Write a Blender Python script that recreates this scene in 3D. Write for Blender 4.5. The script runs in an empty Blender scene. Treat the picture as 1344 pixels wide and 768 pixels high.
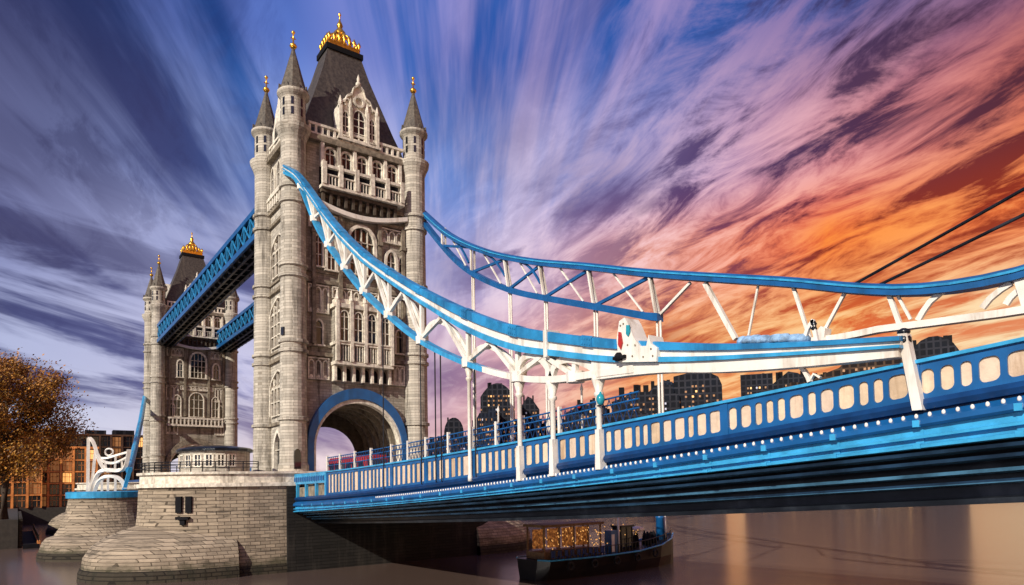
import bpy, bmesh, math, random
from mathutils import Vector, Matrix
R = math.radians
random.seed(7)
scene = bpy.context.scene
col = scene.collection

# ------------------------------------------------------------------ camera
CAM = Vector((83.12, -33.72, 8.473))
YAW, PITCH, ROLL = 0.63344, 0.0487, -0.01635
d_ = Vector((-math.cos(YAW)*math.cos(PITCH), math.sin(YAW)*math.cos(PITCH), math.sin(PITCH)))
r_ = Vector((math.sin(YAW), math.cos(YAW), 0)); u_ = r_.cross(d_)
r2 = r_*math.cos(ROLL)+u_*math.sin(ROLL); u2 = -r_*math.sin(ROLL)+u_*math.cos(ROLL)
cam = bpy.data.cameras.new("camera"); co = bpy.data.objects.new("camera", cam); col.objects.link(co)
co.matrix_world = Matrix(((r2.x, u2.x, -d_.x, CAM.x), (r2.y, u2.y, -d_.y, CAM.y), (r2.z, u2.z, -d_.z, CAM.z), (0, 0, 0, 1)))
cam.sensor_width = 36; cam.lens = 884.74/1344*36; cam.shift_y = 208.39/1344
cam.clip_end = 6000; scene.camera = co

# ------------------------------------------------------------------ light
SUN_EL, SUN_AZ = R(28), (0.36, -0.95)          # direction the light comes from (x, y)
sd = bpy.data.lights.new("sun", 'SUN'); so = bpy.data.objects.new("sun", sd); col.objects.link(so)
sd.energy = 5.0; sd.angle = R(0.6); sd.color = (1.0, 0.92, 0.80)
az = math.atan2(SUN_AZ[1], SUN_AZ[0])
sv = Vector((math.cos(az)*math.cos(SUN_EL), math.sin(az)*math.cos(SUN_EL), math.sin(SUN_EL)))
so.rotation_euler = sv.to_track_quat('Z', 'Y').to_euler(); so.location = (60, -120, 120)
scene.view_settings.view_transform = 'Standard'; scene.view_settings.look = 'None'
scene.view_settings.exposure = 0.0; scene.view_settings.gamma = 1.0

def lin(c):
    return tuple(((x/255)/12.92 if x/255 <= .04045 else ((x/255+.055)/1.055)**2.4) for x in c)

# ---- sky: Nishita air plus streaked wind-blown cloud layers at sunset
W = bpy.data.worlds.new("World"); scene.world = W; W.use_nodes = True
nt = W.node_tree; nt.nodes.clear()
class G:
    def __init__(s, nt): s.nt = nt
    def n(s, t, **k):
        q = s.nt.nodes.new(t)
        for a, b in k.items(): setattr(q, a, b)
        return q
    def put(s, sock, v):
        if hasattr(v, 'links'): s.nt.links.new(v, sock)
        else: sock.default_value = v
    def m(s, op, a, b=None, c=None, clamp=False):
        q = s.n('ShaderNodeMath', operation=op, use_clamp=clamp); s.put(q.inputs[0], a)
        if b is not None: s.put(q.inputs[1], b)
        if c is not None: s.put(q.inputs[2], c)
        return q.outputs[0]
    def dot(s, a, b):
        q = s.n('ShaderNodeVectorMath', operation='DOT_PRODUCT'); s.put(q.inputs[0], a); s.put(q.inputs[1], b); return q.outputs['Value']
    def vec(s, x, y, z):
        q = s.n('ShaderNodeCombineXYZ'); s.put(q.inputs[0], x); s.put(q.inputs[1], y); s.put(q.inputs[2], z); return q.outputs[0]
    def noise(s, v, scale, detail=5, rough=.55, dist=0.0):
        q = s.n('ShaderNodeTexNoise'); s.put(q.inputs['Vector'], v); q.inputs['Scale'].default_value = scale
        q.inputs['Detail'].default_value = detail; q.inputs['Roughness'].default_value = rough; q.inputs['Distortion'].default_value = dist
        return q.outputs['Fac']
    def ramp(s, f, st):
        q = s.n('ShaderNodeValToRGB'); s.put(q.inputs[0], f); e = q.color_ramp.elements
        while len(e) < len(st): e.new(.5)
        for i, (p, c) in enumerate(st): e[i].position = p; e[i].color = (*c, 1) if len(c) == 3 else c
        return q.outputs[0]
    def step(s, f, a, b):
        q = s.n('ShaderNodeMapRange', interpolation_type='SMOOTHSTEP'); s.put(q.inputs[0], f)
        q.inputs[1].default_value = a; q.inputs[2].default_value = b; return q.outputs[0]
    def mix(s, f, a, b, mode='MIX'):
        q = s.n('ShaderNodeMix', data_type='RGBA', blend_type=mode); s.put(q.inputs[0], f)
        for i, v in ((6, a), (7, b)):
            if hasattr(v, 'links'): s.nt.links.new(v, q.inputs[i])
            else: q.inputs[i].default_value = (*v, 1) if len(v) == 3 else v
        return q.outputs[2]
g = G(nt)
dirv = g.n('ShaderNodeTexCoord').outputs['Generated']
sep = g.n('ShaderNodeSeparateXYZ'); nt.links.new(dirv, sep.inputs[0])
vz = sep.outputs[2]
u01 = g.m('MULTIPLY_ADD', g.dot(dirv, (0.592, 0.806, 0)), 0.78, 0.5, clamp=True)     # compass bearing, west to south
vup = g.m('MAXIMUM', vz, 0.0)
den = g.m('ADD', vup, 0.13)
wind = (-0.86, 0.51, 0); across = (0.51, 0.86, 0)
al = g.m('DIVIDE', g.dot(dirv, wind), den); ac = g.m('DIVIDE', g.dot(dirv, across), den)
streak = g.noise(g.vec(g.m('MULTIPLY', al, .15), g.m('MULTIPLY', ac, 1.5), 1.3), 2.6, 6, .6, .35)
streak2 = g.noise(g.vec(g.m('MULTIPLY', al, .22), g.m('MULTIPLY', ac, 1.0), 7.7), 1.4, 4, .5, .5)
patch = g.noise(g.vec(g.m('MULTIPLY', al, .35), g.m('MULTIPLY', ac, .8), 9.4), 1.25, 4, .5, .4)
al2 = g.m('DIVIDE', g.dot(dirv, (-0.983, 0.186, 0)), den); ac2 = g.m('DIVIDE', g.dot(dirv, (0.186, 0.983, 0)), den)
motl = g.noise(g.vec(g.m('MULTIPLY', al2, 1.25), g.m('MULTIPLY', ac2, 3.3), 4.1), 2.2, 9, .66, .5)
puff = g.noise(g.vec(g.m('MULTIPLY', al2, 1.0), g.m('MULTIPLY', ac2, 1.7), 2.2), 1.6, 6, .55, .3)
def R3(rows):                        # rows: (elevation, [(bearing, sRGB), ...])
    out = None
    for i, (v, st) in enumerate(rows):
        c = g.ramp(u01, [(p, lin(k)) for p, k in st])
        if out is None: out = c
        else: out = g.mix(g.step(vup, rows[i-1][0], v), out, c)
    return out
clear = R3([(0.0, [(0.02, (190, 200, 230)), (.35, (215, 180, 190)), (.5, (240, 165, 130)), (.65, (252, 155, 75)), (.85, (255, 212, 150))]),
            (.185, [(0.02, (140, 150, 205)), (.3, (180, 180, 228)), (.5, (238, 180, 185)), (.65, (248, 150, 78)), (.85, (255, 172, 90)), (.97, (255, 208, 155))]),
            (.31, [(0.02, (84, 88, 142)), (.3, (136, 152, 216)), (.5, (190, 180, 222)), (.65, (234, 152, 128)), (.82, (240, 98, 30)), (.97, (244, 118, 44))]),
            (.42, [(0.02, (70, 72, 114)), (.17, (72, 82, 138)), (.32, (70, 128, 215)), (.5, (130, 156, 226)), (.65, (180, 165, 215)), (.82, (205, 130, 140)), (.97, (196, 88, 56))]),
            (.56, [(0.02, (44, 54, 100)), (.17, (38, 62, 120)), (.32, (14, 96, 188)), (.55, (14, 92, 184)), (.8, (56, 86, 160)), (.97, (80, 72, 112))])])
dark = R3([(0.0, [(0.02, (110, 118, 165)), (.35, (150, 118, 148)), (.5, (190, 110, 100)), (.65, (222, 105, 55)), (.9, (245, 165, 110))]),
           (.185, [(0.02, (64, 68, 114)), (.3, (88, 86, 136)), (.5, (142, 104, 140)), (.65, (175, 85, 62)), (.85, (225, 105, 55)), (.97, (228, 130, 85))]),
           (.31, [(0.02, (64, 63, 98)), (.3, (72, 70, 118)), (.5, (106, 86, 136)), (.65, (126, 78, 108)), (.82, (136, 50, 38)), (.97, (150, 54, 34))]),
           (.42, [(0.02, (52, 52, 86)), (.3, (56, 60, 108)), (.5, (80, 76, 132)), (.65, (86, 70, 120)), (.82, (82, 52, 82)), (.97, (92, 44, 50))]),
           (.56, [(0.02, (42, 45, 80)), (.2, (42, 50, 96)), (.32, (30, 60, 136)), (.55, (64, 76, 146)), (.8, (58, 46, 84)), (.97, (46, 36, 62))])])
bright = R3([(0.0, [(0.02, (226, 232, 246)), (.35, (248, 218, 216)), (.5, (255, 205, 175)), (.65, (255, 200, 135)), (.9, (255, 238, 200))]),
             (.185, [(0.02, (186, 194, 230)), (.3, (220, 214, 240)), (.5, (252, 220, 222)), (.65, (255, 190, 130)), (.85, (255, 214, 155)), (.97, (255, 228, 185))]),
             (.31, [(0.02, (140, 148, 202)), (.3, (204, 208, 242)), (.5, (244, 220, 236)), (.65, (252, 205, 205)), (.82, (255, 146, 66)), (.97, (255, 170, 100))]),
             (.42, [(0.02, (126, 128, 178)), (.3, (160, 182, 238)), (.5, (228, 210, 238)), (.65, (240, 208, 230)), (.82, (240, 175, 180)), (.97, (230, 116, 72))]),
             (.56, [(0.02, (98, 98, 148)), (.3, (96, 124, 205)), (.55, (190, 170, 222)), (.8, (160, 125, 170)), (.97, (112, 86, 116))])])
nish = g.n('ShaderNodeTexSky', sky_type='NISHITA', sun_disc=False, sun_elevation=SUN_EL, sun_rotation=math.atan2(sv.x, sv.y))
nsc = g.n('ShaderNodeVectorMath', operation='SCALE'); nt.links.new(nish.outputs[0], nsc.inputs[0]); nsc.inputs['Scale'].default_value = 0.05
skyc = g.mix(0.10, clear, nsc.outputs[0])
right = g.step(u01, .50, .72); left = g.step(u01, .40, .18)
cen = g.m('MULTIPLY', g.step(u01, .38, .50), g.step(vup, .50, .34))
dthr = g.m('MULTIPLY', left, .07)
dsum = g.m('ADD', g.m('ADD', g.m('MULTIPLY', patch, .6), g.m('MULTIPLY', streak2, .4)), dthr)
darkmask = g.m('MULTIPLY', g.step(dsum, .48, .60), g.m('MULTIPLY', g.m('MULTIPLY_ADD', right, -.30, g.m('MULTIPLY_ADD', left, -.22, g.m('MULTIPLY_ADD', cen, -.45, .96))), g.m('MULTIPLY_ADD', g.m('MULTIPLY', right, g.step(vup, .24, .10)), -.7, 1.0)))
brightmask = g.m('MULTIPLY', g.step(streak, .44, .62), g.m('MULTIPLY', g.m('MULTIPLY_ADD', right, -.35, .92), g.m('MULTIPLY_ADD', cen, -.4, 1.0)))
mott_d = g.m('MULTIPLY', g.step(motl, .465, .62), g.m('MULTIPLY_ADD', g.m('MULTIPLY', right, g.m('MULTIPLY_ADD', g.step(vup, .10, .26), .5, .5)), .84, g.m('MULTIPLY_ADD', left, .35, g.m('MULTIPLY_ADD', cen, .16, .10))))
mott_b = g.m('MULTIPLY', g.step(motl, .52, .36), g.m('MULTIPLY_ADD', right, .5, g.m('MULTIPLY', cen, .5)))
puff_d = g.m('MULTIPLY', g.step(puff, .53, .63), g.m('MULTIPLY', cen, g.m('MULTIPLY', g.step(u01, .78, .6), .85)))
c = g.mix(brightmask, skyc, bright)
c = g.mix(darkmask, c, dark)
c = g.mix(mott_b, c, bright)
c = g.mix(mott_d, c, dark)
c = g.mix(puff_d, c, dark)
strat = g.noise(g.vec(g.m('MULTIPLY', u01, 3.2), g.m('MULTIPLY_ADD', vz, 15.0, g.m('MULTIPLY', u01, 4.0)), 3.3), 1.15, 6, .58, .5)
fan = g.noise(g.vec(g.m('MULTIPLY', al, .30), g.m('MULTIPLY', ac, 1.9), 12.6), 1.7, 6, .58, .45)
upl = g.m('MULTIPLY', left, g.step(vup, .20, .36))
c = g.mix(g.m('MULTIPLY', upl, g.m('MULTIPLY', g.step(fan, .47, .66), .75)), c, bright)
c = g.mix(g.m('MULTIPLY', upl, g.m('MULTIPLY', g.step(fan, .46, .32), .6)), c, dark)
lowl = g.m('MULTIPLY', left, g.step(vup, .40, .22))
c = g.mix(g.m('MULTIPLY', lowl, g.m('MULTIPLY', g.step(strat, .44, .58), .85)), c, bright)
c = g.mix(g.m('MULTIPLY', lowl, g.m('MULTIPLY', g.step(strat, .50, .38), .8)), c, dark)
bg = g.n('ShaderNodeBackground'); nt.links.new(c, bg.inputs[0]); bg.inputs[1].default_value = 1.0
wo = g.n('ShaderNodeOutputWorld'); nt.links.new(bg.outputs[0], wo.inputs[0])

# ------------------------------------------------------------------ materials
M = {}
def mat(name, base, rough=.6, metal=0.0, var=.25, nscale=1.5, bump=0.0, emit=None, estr=0.0, spec=.5, dirt=None, dscale=.35, streaks=False):
    m = bpy.data.materials.new(name); m.use_nodes = True; t = m.node_tree; q = G(t)
    b = t.nodes['Principled BSDF']; b.inputs['Roughness'].default_value = rough; b.inputs['Metallic'].default_value = metal
    b.inputs['Specular IOR Level'].default_value = spec
    tc = q.n('ShaderNodeTexCoord').outputs['Object']
    n1 = q.noise(tc, nscale, 6, .6)
    c = q.mix(q.step(n1, .3, .7), tuple(x*(1-var) for x in base), tuple(min(1, x*(1+var*.6)) for x in base))
    if dirt is not None:
        v = tc
        if streaks:
            mp = q.n('ShaderNodeMapping'); t.links.new(tc, mp.inputs[0]); mp.inputs['Scale'].default_value = (1, 1, .12); v = mp.outputs[0]
        n2 = q.noise(v, dscale, 6, .65)
        c = q.mix(q.m('MULTIPLY', q.step(n2, .5, .72), .75), c, dirt)
    t.links.new(c, b.inputs['Base Color'])
    if emit is not None:
        b.inputs['Emission Color'].default_value = (*emit, 1); b.inputs['Emission Strength'].default_value = estr
    if bump:
        bn = q.n('ShaderNodeBump'); bn.inputs['Strength'].default_value = bump; bn.inputs['Distance'].default_value = .05
        t.links.new(q.noise(tc, nscale*6, 5, .6), bn.inputs['Height']); t.links.new(bn.outputs[0], b.inputs['Normal'])
    M[name] = m; return m
def stone(name, base, mortar, rowh=.42, bw=1.05, dirt=(.05, .04, .03), dirtamt=.6, mort=.03, horiz=False, tide=False):
    m = bpy.data.materials.new(name); m.use_nodes = True; t = m.node_tree; q = G(t)
    b = t.nodes['Principled BSDF']; b.inputs['Roughness'].default_value = .85; b.inputs['Specular IOR Level'].default_value = .25
    tc = q.n('ShaderNodeTexCoord').outputs['Object']; s = q.n('ShaderNodeSeparateXYZ'); t.links.new(tc, s.inputs[0])
    uv = q.vec(q.m('SUBTRACT', s.outputs[0], s.outputs[1]), s.outputs[2], 0.0)
    br = q.n('ShaderNodeTexBrick'); t.links.new(uv, br.inputs['Vector']); br.inputs['Scale'].default_value = 1.0
    br.inputs['Row Height'].default_value = rowh; br.inputs['Brick Width'].default_value = bw
    br.inputs['Mortar Size'].default_value = mort; br.inputs['Mortar Smooth'].default_value = .3; br.inputs['Bias'].default_value = -.1
    br.inputs['Color1'].default_value = (*base, 1); br.inputs['Color2'].default_value = (*[x*.58 for x in base], 1); br.inputs['Mortar'].default_value = (*mortar, 1)
    n1 = q.noise(tc, .9, 7, .65)
    c = q.mix(q.m('MULTIPLY', q.step(n1, .42, .75), .45), br.outputs[0], tuple(x*.55 for x in base))
    mp = q.n('ShaderNodeMapping'); t.links.new(tc, mp.inputs[0]); mp.inputs['Scale'].default_value = (.35, .35, 3.2) if horiz else (1.2, 1.2, .14)
    n2 = q.noise(mp.outputs[0], .8, 6, .65)
    c = q.mix(q.m('MULTIPLY', q.step(n2, .50, .70), dirtamt), c, dirt)
    if tide:                                                    # algae and mud left by the tide on the lowest courses
        zt_ = q.m('ADD', s.outputs[2], q.m('MULTIPLY', q.noise(tc, .7, 5, .6), -2.4))
        c = q.mix(q.m('MULTIPLY', q.step(zt_, 2.2, .9), .85), c, (.055, .052, .028))
    t.links.new(c, b.inputs['Base Color'])
    h = q.m('MULTIPLY_ADD', br.outputs['Fac'], -1.0, q.m('MULTIPLY', q.noise(tc, 5, 5, .6), .6))
    bn = q.n('ShaderNodeBump'); bn.inputs['Strength'].default_value = .7; bn.inputs['Distance'].default_value = .06
    t.links.new(h, bn.inputs['Height']); t.links.new(bn.outputs[0], b.inputs['Normal'])
    M[name] = m; return m
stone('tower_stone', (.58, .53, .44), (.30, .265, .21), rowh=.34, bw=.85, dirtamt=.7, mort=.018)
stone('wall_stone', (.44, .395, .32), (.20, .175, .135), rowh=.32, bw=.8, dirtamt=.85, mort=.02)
stone('pier_stone', (.42, .34, .245), (.085, .066, .045), rowh=.37, bw=.95, dirt=(.05, .042, .032), dirtamt=.8, mort=.028, horiz=True, tide=True)
stone('wet_stone', (.055, .045, .03), (.015, .012, .009), rowh=.40, bw=.95, dirt=(.02, .02, .012), dirtamt=.8, mort=.05)
stone('shade_stone', (.022, .020, .018), (.008, .007, .006), rowh=.36, bw=1.9, dirt=(.07, .06, .05), dirtamt=.35, mort=.04)  # near-black stone colour standing in for the shade under the deck
mat('pale_stone', (.74, .68, .56), .8, var=.3, nscale=2.2, bump=.4, dirt=(.12, .09, .06), dscale=.9, streaks=True, spec=.25)
mat('band_stone', (.25, .21, .155), .85, var=.4, nscale=2.0, bump=.5, dirt=(.04, .03, .025), dscale=.8, spec=.2)
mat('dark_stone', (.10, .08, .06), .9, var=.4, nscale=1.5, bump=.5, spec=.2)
mat('slate', (.060, .050, .042), .6, var=.5, nscale=3.0, bump=.6, dirt=(.11, .09, .07), dscale=1.2, streaks=True)
mat('spire_slate', (.115, .095, .07), .7, var=.5, nscale=3.0, bump=.6, dirt=(.04, .035, .03), dscale=1.2, streaks=True)
mat('gold', (.85, .48, .06), .3, .9, var=.3, nscale=4)
mat('lead', (.30, .25, .17), .5, .5, var=.3)
mat('glass', (.012, .014, .018), .08, 0, var=.3, spec=.8)
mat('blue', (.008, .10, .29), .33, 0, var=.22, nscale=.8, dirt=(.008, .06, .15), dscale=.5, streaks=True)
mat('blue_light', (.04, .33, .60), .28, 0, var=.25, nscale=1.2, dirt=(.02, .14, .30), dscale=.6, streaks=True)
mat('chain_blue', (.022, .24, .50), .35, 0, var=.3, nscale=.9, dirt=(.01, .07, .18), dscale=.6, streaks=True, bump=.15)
mat('sheen_blue', (.06, .17, .27), .25, .3, var=.6, nscale=.5, dirt=(.02, .05, .08), dscale=.4, streaks=True)  # lightened blue-grey, sheen put into the colour
mat('blue_deep', (.004, .04, .14), .35, 0, var=.3, nscale=1.0)
mat('white', (.80, .76, .68), .4, 0, var=.1, nscale=1.2, dirt=(.42, .34, .25), dscale=1.0, streaks=True)
mat('panel_white', (.80, .70, .58), .5, 0, var=.12, nscale=3.0, bump=.25, dirt=(.42, .30, .19), dscale=1.6, streaks=True)
mat('dark_steel', (.014, .018, .024), .28, .4, var=.5, nscale=.7, dirt=(.06, .068, .08), dscale=.35)
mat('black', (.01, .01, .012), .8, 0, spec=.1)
_t = M['panel_white'].node_tree; _q = G(_t); _b = _t.nodes['Principled BSDF']; _l = _b.inputs['Base Color'].links[0].from_socket
_t.links.new(_q.mix(1.0, _l, _q.ramp(_q.n('ShaderNodeObjectInfo').outputs['Random'], [(0, (.62, .50, .38)), (.5, (.95, .84, .70)), (1, (.82, .72, .66))]), 'MULTIPLY'), _b.inputs['Base Color'])
mat('rivet', (.85, .80, .72), .3, 0, var=.05)
mat('asphalt', (.05, .05, .052), .9, 0)
mat('land', (.045, .038, .03), .9, 0, bump=.4)
mat('red', (.42, .025, .02), .4, 0, var=.15)
mat('teal', (.02, .30, .38), .25, 0, var=.15)
mat('hull', (.008, .007, .008), .45, 0, var=.3, dirt=(.02, .014, .01), dscale=.8, spec=.3)
mat('wood', (.20, .11, .05), .7, 0, var=.4, nscale=4)
def facade(name, wall, pane, rowh, bw):
    m = bpy.data.materials.new(name); m.use_nodes = True; t = m.node_tree; q = G(t); b = t.nodes['Principled BSDF']
    b.inputs['Roughness'].default_value = .7; b.inputs['Specular IOR Level'].default_value = .12
    tc = q.n('ShaderNodeTexCoord').outputs['Object']; sp = q.n('ShaderNodeSeparateXYZ'); t.links.new(tc, sp.inputs[0])
    br = q.n('ShaderNodeTexBrick'); br.offset = 0.0
    t.links.new(q.vec(q.m('ADD', sp.outputs[0], sp.outputs[1]), sp.outputs[2], 0.0), br.inputs['Vector']); br.inputs['Scale'].default_value = 1
    br.inputs['Row Height'].default_value = rowh; br.inputs['Brick Width'].default_value = bw; br.inputs['Mortar Size'].default_value = .45; br.inputs['Mortar Smooth'].default_value = .1
    br.inputs['Color1'].default_value = (*pane, 1); br.inputs['Color2'].default_value = (*[x*.4 for x in pane], 1); br.inputs['Mortar'].default_value = (*wall, 1)
    n = q.noise(tc, .08, 4, .6)
    t.links.new(q.mix(q.m('MULTIPLY', q.step(n, .4, .65), .6), br.outputs[0], tuple(x*.3 for x in wall)), b.inputs['Base Color']); M[name] = m
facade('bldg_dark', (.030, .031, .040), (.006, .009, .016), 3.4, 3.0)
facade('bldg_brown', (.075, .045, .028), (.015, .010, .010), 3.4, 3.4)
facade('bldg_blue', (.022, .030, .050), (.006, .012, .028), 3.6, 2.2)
mat('ochre', (.75, .27, .065), .75, 0, var=.35, nscale=.8, bump=.3)  # strong orange holds the warm light on the warehouse frames; also colours the jetty beam
mat('brick_dark', (.09, .04, .02), .8, 0, var=.4, nscale=.8)
mat('lamp_glow', (.9, .5, .2), .5, 0, emit=(1.0, .50, .14), estr=.9)
mat('lamp_dim', (.3, .15, .06), .5, 0, emit=(1.0, .40, .12), estr=.14)
mat('cabin_glow', (.10, .05, .02), .5, 0)
_t = M['cabin_glow'].node_tree; _q = G(_t); _b = _t.nodes['Principled BSDF']
_t.links.new(_q.ramp(_q.noise(_q.n('ShaderNodeTexCoord').outputs['Object'], 3.4, 8, .75, .3), [(.38, (.02, .008, .003)), (.52, (.30, .085, .018)), (.63, (.9, .36, .08)), (.74, (1.0, .72, .32))]), _b.inputs['Emission Color'])
_b.inputs['Emission Strength'].default_value = .5
mat('lamp_cool', (.5, .5, .6), .5, 0, emit=(.75, .8, 1.0), estr=.15)
mat('bark', (.05, .032, .02), .9, 0, bump=.6)
mat('tarp', (.25, .42, .62), .6, 0, var=.5, nscale=2.5, bump=.8)
mat('cloth_blue', (.02, .06, .22), .7, 0)
mat('rubber', (.01, .01, .01), .8, 0)
def leaf_mat():
    m = bpy.data.materials.new('leaf'); m.use_nodes = True; t = m.node_tree; q = G(t); b = t.nodes['Principled BSDF']
    geo = q.n('ShaderNodeNewGeometry'); b.inputs['Roughness'].default_value = .6
    c = q.ramp(geo.outputs['Random Per Island'], [(0, (.05, .024, .007)), (.3, (.20, .082, .012)), (.7, (.52, .215, .02)), (1, (.34, .19, .022))])
    t.links.new(c, b.inputs['Base Color']); M['leaf'] = m
leaf_mat()
def water_mat():
    m = bpy.data.materials.new('river_water'); m.use_nodes = True; t = m.node_tree; q = G(t); b = t.nodes['Principled BSDF']
    b.inputs['Base Color'].default_value = (.115, .078, .064, 1); b.inputs['Roughness'].default_value = .20; b.inputs['IOR'].default_value = 2.0
    tc = q.n('ShaderNodeTexCoord').outputs['Object']
    mp = q.n('ShaderNodeMapping'); t.links.new(tc, mp.inputs[0]); mp.inputs['Rotation'].default_value = (0, 0, R(36)); mp.inputs['Scale'].default_value = (.22, .9, 1)
    h = q.m('ADD', q.noise(mp.outputs[0], .5, 3, .5, .4), q.m('MULTIPLY', q.noise(mp.outputs[0], 2.4, 3, .5), .3))
    bn = q.n('ShaderNodeBump'); bn.inputs['Strength'].default_value = .07; bn.inputs['Distance'].default_value = .4
    t.links.new(h, bn.inputs['Height']); t.links.new(bn.outputs[0], b.inputs['Normal']); M['water'] = m
water_mat()

# ------------------------------------------------------------------ mesh helpers
class MB:
    def __init__(s): s.v = []; s.f = []; s.sm = []; s.mi = []; s.cur = 0
    def add(s, vs, fs, smooth=False):
        o = len(s.v); s.v += [Vector(p) for p in vs]
        for f in fs: s.f.append([i+o for i in f]); s.sm.append(smooth); s.mi.append(s.cur)
        return s
    def box(s, x0, x1, y0, y1, z0, z1):
        return s.add([(x0, y0, z0), (x1, y0, z0), (x1, y1, z0), (x0, y1, z0), (x0, y0, z1), (x1, y0, z1), (x1, y1, z1), (x0, y1, z1)],
                     [(0, 3, 2, 1), (4, 5, 6, 7), (0, 1, 5, 4), (1, 2, 6, 5), (2, 3, 7, 6), (3, 0, 4, 7)])
    def bar(s, p, q, w, h, up=(0, 0, 1)):
        p = Vector(p); q = Vector(q); t = (q-p).normalized(); up = Vector(up)
        a = t.cross(up)
        if a.length < 1e-4: a = t.cross(Vector((0, 1, 0)))
        a.normalize(); b = a.cross(t); a *= w/2; b *= h/2
        vs = [p-a-b, p+a-b, p+a+b, p-a+b, q-a-b, q+a-b, q+a+b, q-a+b]
        return s.add(vs, [(0, 3, 2, 1), (4, 5, 6, 7), (0, 1, 5, 4), (1, 2, 6, 5), (2, 3, 7, 6), (3, 0, 4, 7)])
    def tube(s, pts, r, n=8, caps=True):
        pts = [Vector(p) for p in pts]; rs = r if isinstance(r, (list, tuple)) else [r]*len(pts); vs = []; fs = []
        for i, p in enumerate(pts):
            t = (pts[min(i+1, len(pts)-1)]-pts[max(i-1, 0)]).normalized()
            a = t.cross(Vector((0, 0, 1)))
            if a.length < 1e-3: a = t.cross(Vector((0, 1, 0)))
            a.normalize(); b = a.cross(t)
            for k in range(n):
                th = 2*math.pi*k/n; vs.append(p+a*math.cos(th)*rs[i]+b*math.sin(th)*rs[i])
        for i in range(len(pts)-1):
            for k in range(n): fs.append((i*n+k, i*n+(k+1) % n, (i+1)*n+(k+1) % n, (i+1)*n+k))
        s.add(vs, fs, True)
        if caps:
            s.add(vs[:n], [tuple(range(n))]); s.add(vs[-n:], [tuple(range(n))])
        return s
    def path(s, pts, w, h, up=(0, 1, 0)):
        pts = [Vector(p) for p in pts]; up = Vector(up); loops = []
        for i, p in enumerate(pts):
            t = (pts[min(i+1, len(pts)-1)]-pts[max(i-1, 0)]).normalized()
            a = t.cross(up).normalized()*w/2; b = up.normalized()*h/2
            loops.append([p-a-b, p+a-b, p+a+b, p-a+b])
        return s.loft(loops)
    def lathe(s, cx, cy, prof, n=16, smooth=True, rot=0.0, sx=1, sy=1):
        vs = []; fs = []
        for (r, z) in prof:
            for k in range(n):
                th = 2*math.pi*k/n+rot; vs.append((cx+r*math.cos(th)*sx, cy+r*math.sin(th)*sy, z))
        for i in range(len(prof)-1):
            for k in range(n): fs.append((i*n+k, i*n+(k+1) % n, (i+1)*n+(k+1) % n, (i+1)*n+k))
        fs.append(tuple(range(n))); fs.append(tuple(range((len(prof)-1)*n, len(prof)*n)))
        return s.add(vs, fs, smooth)
    def prism(s, poly, fm, n0, n1, smooth=False):
        k = len(poly); vs = [fm(u, v, n0) for u, v in poly]+[fm(u, v, n1) for u, v in poly]
        fs = [tuple(range(k)), tuple(range(k, 2*k))]+[(i, (i+1) % k, k+(i+1) % k, k+i) for i in range(k)]
        return s.add(vs, fs, smooth)
    def ring(s, out, inn, fm, n0, n1, closed=False):
        k = len(out); vs = []
        for p in (out, inn):
            for nn in (n0, n1): vs += [fm(u, v, nn) for u, v in p]
        fs = []
        rng = range(k) if closed else range(k-1)
        for i in rng:
            j = (i+1) % k
            fs += [(i, j, 2*k+j, 2*k+i), (k+i, k+j, 3*k+j, 3*k+i), (i, j, k+j, k+i), (2*k+i, 2*k+j, 3*k+j, 3*k+i)]
        if not closed: fs += [(0, k, 3*k, 2*k), (k-1, 2*k-1, 4*k-1, 3*k-1)]
        return s.add(vs, fs)
    def loft(s, loops, smooth=False, caps=True):
        n = len(loops[0]); vs = [p for l in loops for p in l]; fs = []
        for i in range(len(loops)-1):
            for k in range(n): fs.append((i*n+k, i*n+(k+1) % n, (i+1)*n+(k+1) % n, (i+1)*n+k))
        s.add(vs, fs, smooth)
        if caps: s.add(loops[0], [tuple(range(n))]); s.add(loops[-1], [tuple(range(n))])
        return s
    def sweepx(s, xs, prof, smooth=False):          # prof(x) -> closed list of (y, z)
        return s.loft([[(x, y, z) for y, z in prof(x)] for x in xs], smooth)
    def build(s, name, mats, parent=None, local=False):
        me = bpy.data.meshes.new(name)
        off = Vector((0, 0, 0))
        if not local:
            p = parent
            while p is not None: off += p.location; p = p.parent
        me.from_pydata([tuple(p-off) for p in s.v], [], s.f)
        mats = mats if isinstance(mats, (list, tuple)) else [mats]
        for k in mats: me.materials.append(M[k])
        for p, sm, mi in zip(me.polygons, s.sm, s.mi): p.use_smooth = sm; p.material_index = mi
        b = bmesh.new(); b.from_mesh(me); bmesh.ops.recalc_face_normals(b, faces=b.faces); b.to_mesh(me); b.free()
        o = bpy.data.objects.new(name, me); col.objects.link(o)
        if parent is not None: o.parent = parent
        return o
def thing(name, label, cat, loc=(0, 0, 0), rz=0.0, group=None):
    o = bpy.data.objects.new(name, None); col.objects.link(o); o.location = loc; o.rotation_euler = (0, 0, rz)
    o.empty_display_size = .5; o['label'] = label; o['category'] = cat
    if group: o['group'] = group
    return o
def tag(o, label, cat, group=None):
    o['label'] = label; o['category'] = cat
    if group: o['group'] = group
    return o
def struct(o): o['kind'] = 'structure'; return o
def dup(o, parent=None):
    c = o.copy(); col.objects.link(c)
    if parent is not None: c.parent = parent
    for ch in o.children: dup(ch, c)
    return c
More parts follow.
